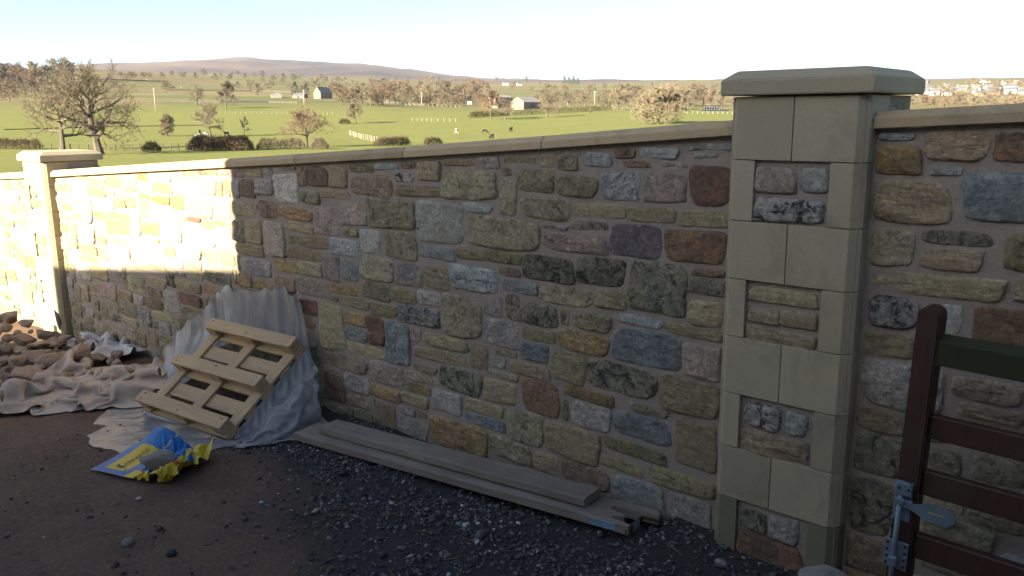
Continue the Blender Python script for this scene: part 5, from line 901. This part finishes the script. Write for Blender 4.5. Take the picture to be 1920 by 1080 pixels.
    tone = ('grey-brown', 'fawn', 'reddish', 'pale tan')[tg]; size = 'small' if h < 9 else ('medium' if h < 15 else 'tall'); dist = 'up high' if d > 1400 else ('midway up' if d > 850 else 'low down')
    marks = [(-70.5, 'at the left edge of the view'), (-68, 'above the smaller left oak'), (-65.5, 'behind the tallest oak'), (-62, 'above the far field wall at left'), (-58.5, 'above the pair of trees by the field wall'), (-55.5, 'above the low pale shed'), (-52.5, 'beside the farmhouse'), (-50, 'just right of the farmhouse'), (-47.5, 'left of the valley pole'), (-44.5, 'between the valley pole and the white board'), (-42, 'left of the barns'), (-39, 'behind the barns'), (-35.5, 'right of the barns'), (-32, 'left of the pale willow'), (-29, 'behind the pale willow'), (-25, 'beside the near pillar cap'), (-14, 'at the left end of the village'), (-12, 'in the middle of the village'), (99, 'at the right end of the village')]
    lab = '%s %s bare tree %s %s' % (size, tone, next(q for a_, q in marks if azd < a_), dist)
    grp = 'far trees '+next(q for a_, q in marks if azd < a_)
    plant_tree('far_tree', ms, tg, azd, d, h, rg.uniform(.95, 1.35), lab, grp, rg.uniform(0, 6.28))
# evergreens
def conifer_mesh(seed):
    rg = random.Random(seed); V, F = [], []
    for k in range(700):
        z = rg.random()**.8; r = .30*(1-z)**.7*(.55+.45*rg.random())+.01; a = rg.random()*6.28; p = Vector((math.cos(a)*r, math.sin(a)*r, .08+z*.92)); d = Vector((rg.gauss(0, 1), rg.gauss(0, 1), rg.gauss(0, .6)))*.03
        e = Vector((rg.gauss(0, 1), rg.gauss(0, 1), rg.gauss(0, 1)))*.03; b = len(V); V += [p, p+d, p+e]; F.append((b, b+1, b+2))
    return mesh('crown', V, F)
FIR = simple('evergreen', (.035, .06, .035), (.025, .045, .03), 4, .9, 0)
Vt, Ft = [], []; tube(Vt, Ft, [(0, 0, -.02), (0, 0, .5), (0, 0, .9)], [.03, .02, .008], 6); ft = mesh('trunk', Vt, Ft); ft.materials.append(BARK); fc = conifer_mesh(3); fc.materials.append(FIR)
for azd, d, h in ((-69.8, 900, 17), (-69.0, 1000, 20), (-68.6, 960, 18), (-70.9, 800, 14), (-55.3, 800, 14), (-54.6, 830, 12), (-37.6, 2100, 22), (-37.3, 2120, 20), (-37.0, 2120, 22), (-36.7, 2140, 18), (-13.0, 1050, 8)):
    root = empty('evergreen_tree', tpos(azd, d, -.2), 'dark evergreen tree among the bare distant trees', 'tree', 'dark evergreens in the distance', azd)
    for me in (ft, fc):
        o = bpy.data.objects.new(me.name.split('.')[0], me); COL.objects.link(o); o.parent = root; o.scale = (h*1.2, h*1.2, h)
# ------------------------------------------------------------------ hedges and thickets
def thicket(name, pts, hgt, wid, n, label, twig, seed, leafy=.0, tw=.03):
    rg = random.Random(seed); P = [tpos(a, d) for a, d in pts]; root = empty(name, P[len(P)//2], label, 'hedge'); V, F = [], []; VS, FS = [], []
    segl = [(P[i+1]-P[i]).length for i in range(len(P)-1)]; tot = sum(segl)
    def along(s):
        i = 0
        while i < len(segl)-1 and s > segl[i]: s -= segl[i]; i += 1
        return P[i].lerp(P[i+1], min(1, s/segl[i])), (P[i+1]-P[i]).normalized()
    for k in range(max(6, int(tot/.8))):
        p, dr = along(rg.uniform(0, tot)); tube(VS, FS, [p+Vector((rg.gauss(0, .2), rg.gauss(0, .2), -.1)), p+Vector((rg.gauss(0, .3), rg.gauss(0, .3), hgt*.5)), p+Vector((rg.gauss(0, .5), rg.gauss(0, .5), hgt*.9))], [.05, .03, .012], 4)
    for k in range(n):
        s = rg.uniform(0, tot); p, dr = along(s); hh = hgt*(.82+.22*noise.noise((s*.3, seed, 0))+.16*noise.noise((s*1.3, seed, 2))); nrm = Vector((-dr.y, dr.x, 0)); z = rg.random()**.75
        wz = wid*.5*math.sqrt(max(.05, 1-(z*1.2-.35)**2)); end = min(s, tot-s)/max(.5, hgt*.4); z *= min(1, .35+end*.65)
        p = p+nrm*rg.uniform(-wz, wz)+Vector((0, 0, z*hh)); d = Vector((rg.gauss(0, .6), rg.gauss(0, .6), rg.gauss(.7, .5))).normalized()*rg.uniform(.25, .85); a = d.orthogonal().normalized()*tw*rg.uniform(.6, 1.5); a.rotate(Matrix.Rotation(rg.random()*6.3, 3, d)); b = len(V); V += [p-a, p+a, p+d]; F.append((b, b+1, b+2))
    tag(link('stems', mesh('stems', VS, FS), BARK, root), kind='stuff'); tag(link('foliage', mesh('foliage', V, F), twig, root), kind='stuff'); return root
HB = simple('bramble', (.105, .075, .052), (.07, .055, .036), 2, 1, 0, rnd=False, spec=.05); HG = simple('hedge_green', (.06, .07, .028), (.09, .065, .04), 1.5, 1, 0, rnd=False, spec=.05)
thicket('hedge', [(-74.5, 201), (-72.33, 199), (-70.2, 194)], 2.2, 1.8, 5200, 'dark hedge with gaps at the left edge behind the far pillar', HB, 1)
thicket('bush', [(-64.75, 166), (-63.7, 166)], 2.0, 2.2, 1600, 'small leafy bush on the near hedge line left of the thicket', HG, 2)
thicket('thicket', [(-62.0, 167), (-60.2, 165), (-58.25, 163)], 3.0, 3.4, 8000, 'dense brown bramble thicket behind the wall', HB, 3, tw=.05)
thicket('hedge', [(-57.9, 167), (-56.4, 166), (-54.9, 165)], 2.3, 1.6, 3200, 'thin gappy hedge between the thicket and the leaning hawthorn', TWIG[0], 4)
thicket('bush', [(-54.5, 164), (-53.4, 163)], 2.1, 2.0, 1500, 'small round bush right of the leaning hawthorn', TWIG[0], 5)
thicket('hedge', [(-50.3, 173), (-49.2, 175), (-48.1, 178)], 2.0, 2.0, 3000, 'low clipped hedge just above the coping, centre', HB, 6)
thicket('hedge', [(-47.0, 180), (-45.9, 182)], 1.6, 1.6, 1300, 'low hedge tuft peeping over the coping right of centre', HB, 7)
thicket('hedge', [(-52.6, 351), (-51.9, 350)], 2.4, 2.2, 900, 'dark bush left of the lone round tree', HG, 8, tw=.06)
thicket('hedge', [(-43.98, 398), (-42.72, 409), (-41.3, 418)], 3.2, 2.6, 3200, 'dark hedge under the barns', HG, 9, tw=.08)
thicket('hedge', [(-41.0, 420), (-38.6, 440), (-36.5, 456), (-34.5, 476)], 3.2, 2.6, 4200, 'long hedge running right from the barns across the field', HG, 10, tw=.08)
thicket('hedge', [(-51.4, 700), (-48.9, 690), (-46.5, 680)], 3.2, 2.4, 2600, 'hedge along the foot of the valley tree belt', HB, 11, tw=.1)
# far field walls
FWALL = simple('field_wall_stone', (.09, .085, .07), (.065, .06, .05), .6, 1, 0, rnd=False)
def field_wall(pts, label, h=1.3):
    P = []
    for (a0, d0), (a1, d1) in zip(pts[:-1], pts[1:]):
        for k in range(12): P.append(tpos(a0+(a1-a0)*k/12, d0+(d1-d0)*k/12))
    P.append(tpos(*pts[-1])); V, F = [], []
    for p in P:
        n = Vector((p.x, p.y, 0)).normalized()*.35; hh = h*(1+.25*noise.noise((p.x*.1, p.y*.1, 0))); V += [p-n+Vector((0, 0, -.4)), p-n*.7+Vector((0, 0, hh)), p+n*.7+Vector((0, 0, hh)), p+n+Vector((0, 0, -.4))]
    for i in range(len(P)-1):
        for j in range(3): F.append((i*4+j, i*4+4+j, i*4+5+j, i*4+1+j))
    tag(link('field_wall', mesh('field_wall', V, F), FWALL), label, 'wall')
field_wall([(-63.8, 620), (-60, 600), (-57, 600), (-55.2, 585)], 'dry stone field wall behind the pair of bare trees')
field_wall([(-72, 1190), (-66, 1220), (-63, 1250), (-58, 1220)], 'dry stone wall high on the left hillside')
field_wall([(-72, 330), (-66, 345), (-61, 350)], 'low field boundary across the left pasture', .35)
field_wall([(-50.5, 640), (-47.5, 600), (-46.2, 590)], 'low dark wall left of the valley pole', 1.2)
field_wall([(-63, 1000), (-58, 1010), (-55.5, 960)], 'dry stone wall across the middle hillside above the farm')
# ------------------------------------------------------------------ fences
POST = simple('old_post', (.10, .085, .065), None, 3, .9, 0); PALE = simple('pale_post', (.30, .275, .21), (.23, .21, .16), 3, .9, 0)
def fence(pts, n, h, r, mat, label, wires=2, wmat=None):
    P = []
    for k in range(n):
        f = k/(n-1)*(len(pts)-1); i = min(len(pts)-2, int(f)); P.append(tpos(pts[i][0]+(pts[i+1][0]-pts[i][0])*(f-i), pts[i][1]+(pts[i+1][1]-pts[i][1])*(f-i)))
    root = empty('fence', P[0], label, 'fence'); pm = box_mesh('post', -r, r, -r, r, -.3, h); rg = random.Random(n)
    for p in P:
        o = link('post', pm, mat, root, p); o.rotation_euler = (rg.gauss(0, .04), rg.gauss(0, .04), rg.random())
    for w_ in range(wires):
        V, F = [], []; tube(V, F, [p+Vector((0, 0, h*(.5+.42*w_))) for p in P], [.012]*n, 3); link('wire', mesh('wire', V, F), mat, root)
fence([(-70.2, 190), (-66, 175), (-62.2, 169)], 18, 1.3, .07, POST, 'dark post and wire fence behind the oaks')
fence([(-51.95, 250), (-51.2, 222), (-50.2, 198)], 15, 1.35, .12, PALE, 'pale timber post fence running down the pasture, centre')
fence([(-44.9, 360), (-46.5, 362), (-47.8, 366)], 9, 1.5, .07, PALE, 'row of pale posts at the right of the middle field')
fence([(-61.0, 430), (-57, 425), (-53, 420)], 26, 1.3, .06, PALE, 'far faint post fence across the green field')
fence([(-48.5, 560), (-44.6, 560)], 14, 1.3, .12, PALE, 'pale roadside fence below the valley trees')
fence([(-39.5, 560), (-36, 560), (-33, 555)], 14, 1.4, .12, PALE, 'pale fence right of the barns')
fence([(-29.5, 430), (-28, 425), (-26.6, 420)], 10, 1.3, .10, PALE, 'pale fence just left of the near pillar')
# poles
POLE = simple('pole_wood', (.42, .38, .30), (.34, .30, .24), 2, .9, 0)
for azd, d, px, lab in ((-63.78, 449, 40, 'tall pale pole in the left pasture'), (-54.77, 472, 34, 'pale utility pole in front of the farmhouse'), (-47.13, 552, 26, 'pale utility pole beside the valley trees'), (-35.58, 600, 26, 'thick pale utility pole right of the barns'), (-37.39, 600, 13, 'short pale post right of the barns')):
    h = px*d/1564; V, F = [], []; tube(V, F, [(0, 0, -.3), (0, 0, h)], [.22, .16], 8); root = empty('utility_pole', tpos(azd, d), lab, 'pole')
    o = link('pole', mesh('pole', V, F, True), POLE, root, (0, 0, 0), True)
    if px > 24: o = link('crossarm', box_mesh('crossarm', -.9, .9, -.08, .08, h*.94, h*.94+.16), POLE, root, (0, 0, 0), True); o.rotation_euler.z = R(-azd)
# ------------------------------------------------------------------ farm buildings
FSTONE = simple('farm_stone', (.215, .175, .135), (.17, .14, .11), .8, .9, 0); FSLATE = simple('farm_slate', (.11, .115, .13), (.08, .085, .10), .7, .7, 0); SHEET = simple('barn_sheeting', (.27, .255, .24), (.21, .20, .19), .8, .7, 0)
WHITE = simple('white_render', (.44, .42, .39), (.37, .35, .33), .4, .8, 0); TIMB = simple('barn_timber', (.22, .155, .12), (.16, .12, .10), .8, .9, 0); DGL = simple('far_window', (.05, .055, .06), None, 1, .2, 0); RTILE = simple('red_tile', (.27, .15, .11), (.21, .12, .09), .7, .9, 0)
def farm(name, azd, d, rz, lx, ly, hw, hr, mw, mr, label, cat='building', chim=0, wins=0, door=None, group=None):
    """gabled building: ridge along local x"""
    root = empty(name, tpos(azd, d, -.3), label, cat, group, rz); g = lambda n, me, m_, par=None: link(n, me, m_, par or root, (0, 0, 0), True)
    bm = bmesh.new(); prism(bm, [(-ly/2, -1.5), (ly/2, -1.5), (ly/2, hw), (0, hw+hr), (-ly/2, hw)], -lx/2, lx/2, 'x'); g('wall', bm_mesh('wall', bm), mw)
    bm = bmesh.new(); e = .3; k = hr/(ly/2); prism(bm, [(-ly/2-e, hw-k*e+.03), (0, hw+hr+.03), (ly/2+e, hw-k*e+.03), (ly/2+e, hw-k*e+.3), (0, hw+hr+.33), (-ly/2-e, hw-k*e+.3)], -lx/2-.15, lx/2+.15, 'x'); rf = g('roof', bm_mesh('roof', bm), mr)
    for c in range(chim):
        x = (-lx/2+.5) if c == 0 else (lx/2-.5); g('chimney', box_mesh('chimney', x-.45, x+.45, -.4, .4, hw+hr-.5, hw+hr+1.3), mw, rf)
    for i in range(wins):
        for sgn in (-1, 1):
            for zz in ((.9, 3.4) if hw > 4.2 else (.9,)):
                x = -lx/2+lx*(i+.5)/wins; q = g('window', box_mesh('window', x-.5, x+.5, min(sgn*ly/2, sgn*(ly/2+.05)), max(sgn*ly/2, sgn*(ly/2+.05)), zz, zz+1.2), DGL)
    if door: g('door', box_mesh('door', -door/2, door/2, -ly/2-.05, -ly/2-.003, 0, hw*.8), DGL)
    return root
farm('farmhouse', -53.55, 770, R(98), 14, 8.5, 5.4, 4.6, FSTONE, FSLATE, 'pale stone farmhouse with dark slate roof and gable chimneys', 'house', 2, 3)
farm('barn', -56.5, 780, R(-30), 17, 8, 2.6, 2.0, SHEET, SHEET, 'long low pale-roofed shed left of the farmhouse', 'barn', 0, 0, 3)
farm('outbuilding', -55.0, 775, R(20), 12, 6, 2.6, 1.8, FSTONE, FSLATE, 'dark-roofed outbuilding between the shed and the farmhouse', 'barn', 0, 0, 2)
farm('barn', -41.9, 560, R(92), 15, 9, 6.6, 1.6, TIMB, SHEET, 'taller boarded barn with pale roof, left of the barn pair', 'barn', 0, 0, 4)
farm('barn', -40.15, 515, R(92), 17, 9.5, 4.3, 2.8, FSTONE, SHEET, 'wide barn with pale gable and grey roof, right of the barn pair', 'barn', 0, 0, 5)
farm('white_house', -41.5, 1990, R(30), 16, 9, 4, 3, WHITE, FSLATE, 'small white house on the far slope above the barns', 'house', 1, 3)
farm('white_house', -40.6, 1900, R(60), 10, 8, 4, 3, WHITE, FSLATE, 'tiny white cottage right of the far white house', 'house', 1, 2)
farm('white_house', -69.6, 880, R(20), 9, 7, 3, 2.4, WHITE, FSLATE, 'small white-walled cottage among the left hillside trees', 'house', 1, 2)
farm('shed', -49.7, 640, R(-40), 12, 7, 2.4, 1.6, TIMB, FSLATE, 'dark low shed under the valley trees', 'shed', 0, 0, 2)
# white road sign board and blue-wrapped bales
root = empty('sign_board', tpos(-43.95, 655), 'white board on legs at the roadside below the valley trees', 'sign')
link('panel', box_mesh('panel', -1.8, 1.8, -.08, .08, .8, 3.0, bev=.03), WHITE, root, (0, 0, 0), True); root.rotation_euler.z = R(40)
for x in (-1.3, 1.3): link('leg', box_mesh('leg', x-.1, x+.1, -.07, .07, -.3, .8), POLE, root, (0, 0, 0), True)
farm('white_van', -42.9, 660, R(50), 5, 2.1, 2.2, .15, WHITE, WHITE, 'white box trailer beside the reddish tree', 'trailer')
WRAP = simple('blue_wrap', (.02, .026, .05), (.014, .018, .035), 1, .35, 0, spec=.5)
bm = bmesh.new(); r_ = bmesh.ops.create_cone(bm, segments=14, radius1=.65, radius2=.65, depth=1.2, cap_ends=True); bmesh.ops.bevel(bm, geom=list(bm.edges), offset=.08, segments=1, affect='EDGES'); bale = bm_mesh('bale', bm, True); bale.materials.append(WRAP)
for k in range(17):
    row = 1 if k > 10 else 0; i = k-11 if row else k
    a = -28.55+.16*i+.08*row+(.0 if row == 0 else .1)
    o = link('wrapped_bale', bale, None, None, tpos(a, 470, .55+1.05*row)); tag(o, 'dark blue wrapped silage bale stacked by the fence left of the near pillar', 'bale', 'blue silage bales')
# village
vil = [(-14.23,1619),(-12.24,1851),(-15.46,1115),(-14.2,1066),(-10.97,1332),(-14.69,1232),(-12.64,1340),(-15.19,1465),(-13.85,1225),(-12.9,1198),(-11.59,1043),(-11.14,1140),(-10.78,1741),(-14.8,1072),(-12.09,1473),(-13.39,1432),(-12.28,1008),(-10.27,1003),(-11.61,1212),(-12.4,1861),(-10.85,1084),(-11.19,1741),(-13.3,1319),(-15.34,1968),(-11.9,1179),(-10.19,1096),(-13.81,1424),(-15.39,1610),(-12.66,1409),(-10.5,1230),(-9.9,1150),(-9.6,1320),(-14.5,1340)]
rg = random.Random(9)
for k, (a, d) in enumerate(sorted(vil)):
    mw = WHITE if rg.random() < .72 else FSTONE; mr = FSLATE if rg.random() < .65 else RTILE
    farm('village_house', a, d, rg.uniform(-.5, .5)+R(10), rg.uniform(9, 16), rg.uniform(7, 9), rg.uniform(3.2, 5.2), rg.uniform(2, 3), mw, mr, ('white' if mw is WHITE else 'stone')+'-walled village house with '+('grey' if mr is FSLATE else 'red')+' roof, '+('low' if d < 1120 else ('midway up' if d < 1450 else 'high'))+' on the village slope, '+('beside the pillar cap' if a < -14 else ('centre left' if a < -12.5 else ('centre right' if a < -11 else 'right end'))), 'house', 1, 3, None, 'village houses')
# ------------------------------------------------------------------ cattle and sheep
def beast(name, long, hgt, coat, patch, azd, d, rz, label, cat, lying=False, graze=True, group=None):
    sk = [(-.5, 0, .72), (-.2, 0, .74), (.2, 0, .75), (.45, 0, .80), (.66, 0, .62 if graze else .95), (.84, 0, .22 if graze else 1.0), (.95, 0, .10 if graze else .93)]
    bm = bmesh.new(); me = bpy.data.meshes.new(name); verts = list(sk); edges = [(i, i+1) for i in range(6)]; rad = [.2, .25, .25, .22, .13, .10, .07]
    for bx, src in ((-.48, 0), (.38, 3)):
        for sy in (-.13, .13):
            b = len(verts); fx = .06 if src == 0 else 0
            z1, z2 = (.40, 0) if not lying else (.55, .45)
            verts += [(bx+fx, sy, z1), (bx, sy, z2+.02)]; edges += [(src, b), (b, b+1)]; rad += [.085, .05]
    b = len(verts); verts.append((-.60, 0, .40)); edges.append((0, b)); rad.append(.03)
    off = -.40 if lying else 0
    me.from_pydata([(x*long, y*long, (z+off)*hgt/.95) for x, y, z in verts], edges, [])
    o = bpy.data.objects.new(name, me); COL.objects.link(o); md = o.modifiers.new('skin', 'SKIN'); o.modifiers.new('sub', 'SUBSURF').levels = 1
    for i, sv in enumerate(me.skin_vertices[0].data): sv.radius = (rad[i]*long*.9, rad[i]*long*.9); sv.use_root = i == 1
    me.materials.append(coat); o.location = tpos(azd, d); o.rotation_euler.z = rz; return tag(o, label, cat, group)
m, t, p = nodes('friesian'); v = coords(t); c = mixc(t, ramp(t, noisen(t, v, 1.6, 1), .50, .53), (.02, .018, .017), (.65, .62, .58)); t.links.new(c, p.inputs['Base Color']); p.inputs['Roughness'].default_value = .8; COW = m
BLK = simple('black_coat', (.02, .018, .016), None, 3, .8, 0); WOOL = simple('wool', (.60, .56, .47), (.5, .46, .38), 3, 1, 0); BRN = simple('brown_coat', (.22, .12, .08), (.5, .42, .35), 1.2, .8, 0)
for k, (a, d, lab, coat, ly) in enumerate(((-63.11, 262, 'brown and white cow lying under the many-stemmed tree', BRN, True), (-61.5, 236, 'black and white cow behind the left end of the thicket', COW, False), (-61.31, 272, 'black cow grazing left of the pale-trunked tree', BLK, False), (-60.95, 248, 'black and white cow by the pale trunk', COW, False),
      (-59.72, 250, 'black cow grazing right of the pale-trunked tree', BLK, False), (-44.86, 254, 'black and white cow in the middle of the right pasture', COW, False), (-42.96, 245, 'black cow left of the wall-top joint in the right pasture', BLK, False), (-41.19, 262, 'black cow farthest right in the pasture', BLK, False), (-42.49, 210, 'black cow nearest the coping in the right pasture', BLK, False))):
    beast('cow', 1.25, 1.4, coat, None, a, d, k*1.1+.4, lab, 'cow', ly, graze=k % 3 != 1)
for k, (a, d) in enumerate(((-64.13, 1296), (-64.04, 1260), (-63.4, 1133), (-63.88, 1317), (-58.37, 1066), (-57.79, 1036), (-63.08, 1025), (-62.2, 1100))):
    beast('sheep', .9, .95, WOOL, None, a, d, k*.9, 'white sheep grazing on the far hillside', 'sheep', group='far sheep')

# ------------------------------------------------------------------ haze in the valley air
hm = bpy.data.materials.new('haze'); hm.use_nodes = True; t = hm.node_tree; t.nodes.clear(); out = N(t, 'OutputMaterial'); pv = N(t, 'VolumePrincipled')
pv.inputs['Color'].default_value = (.62, .80, 1, 1); pv.inputs['Density'].default_value = 3.4e-5; pv.inputs['Anisotropy'].default_value = 0
t.links.new(pv.outputs[0], out.inputs['Volume'])
zmin = min(v_[2] for v_ in [tuple(q.co) for q in bpy.data.objects['fields'].data.vertices])
hb = link('haze', box_mesh('haze', -9400, 9400, -9400, 9400, zmin-1.5, 640), hm); tag(hb, 'thin pale haze over the valley', kind='stuff')
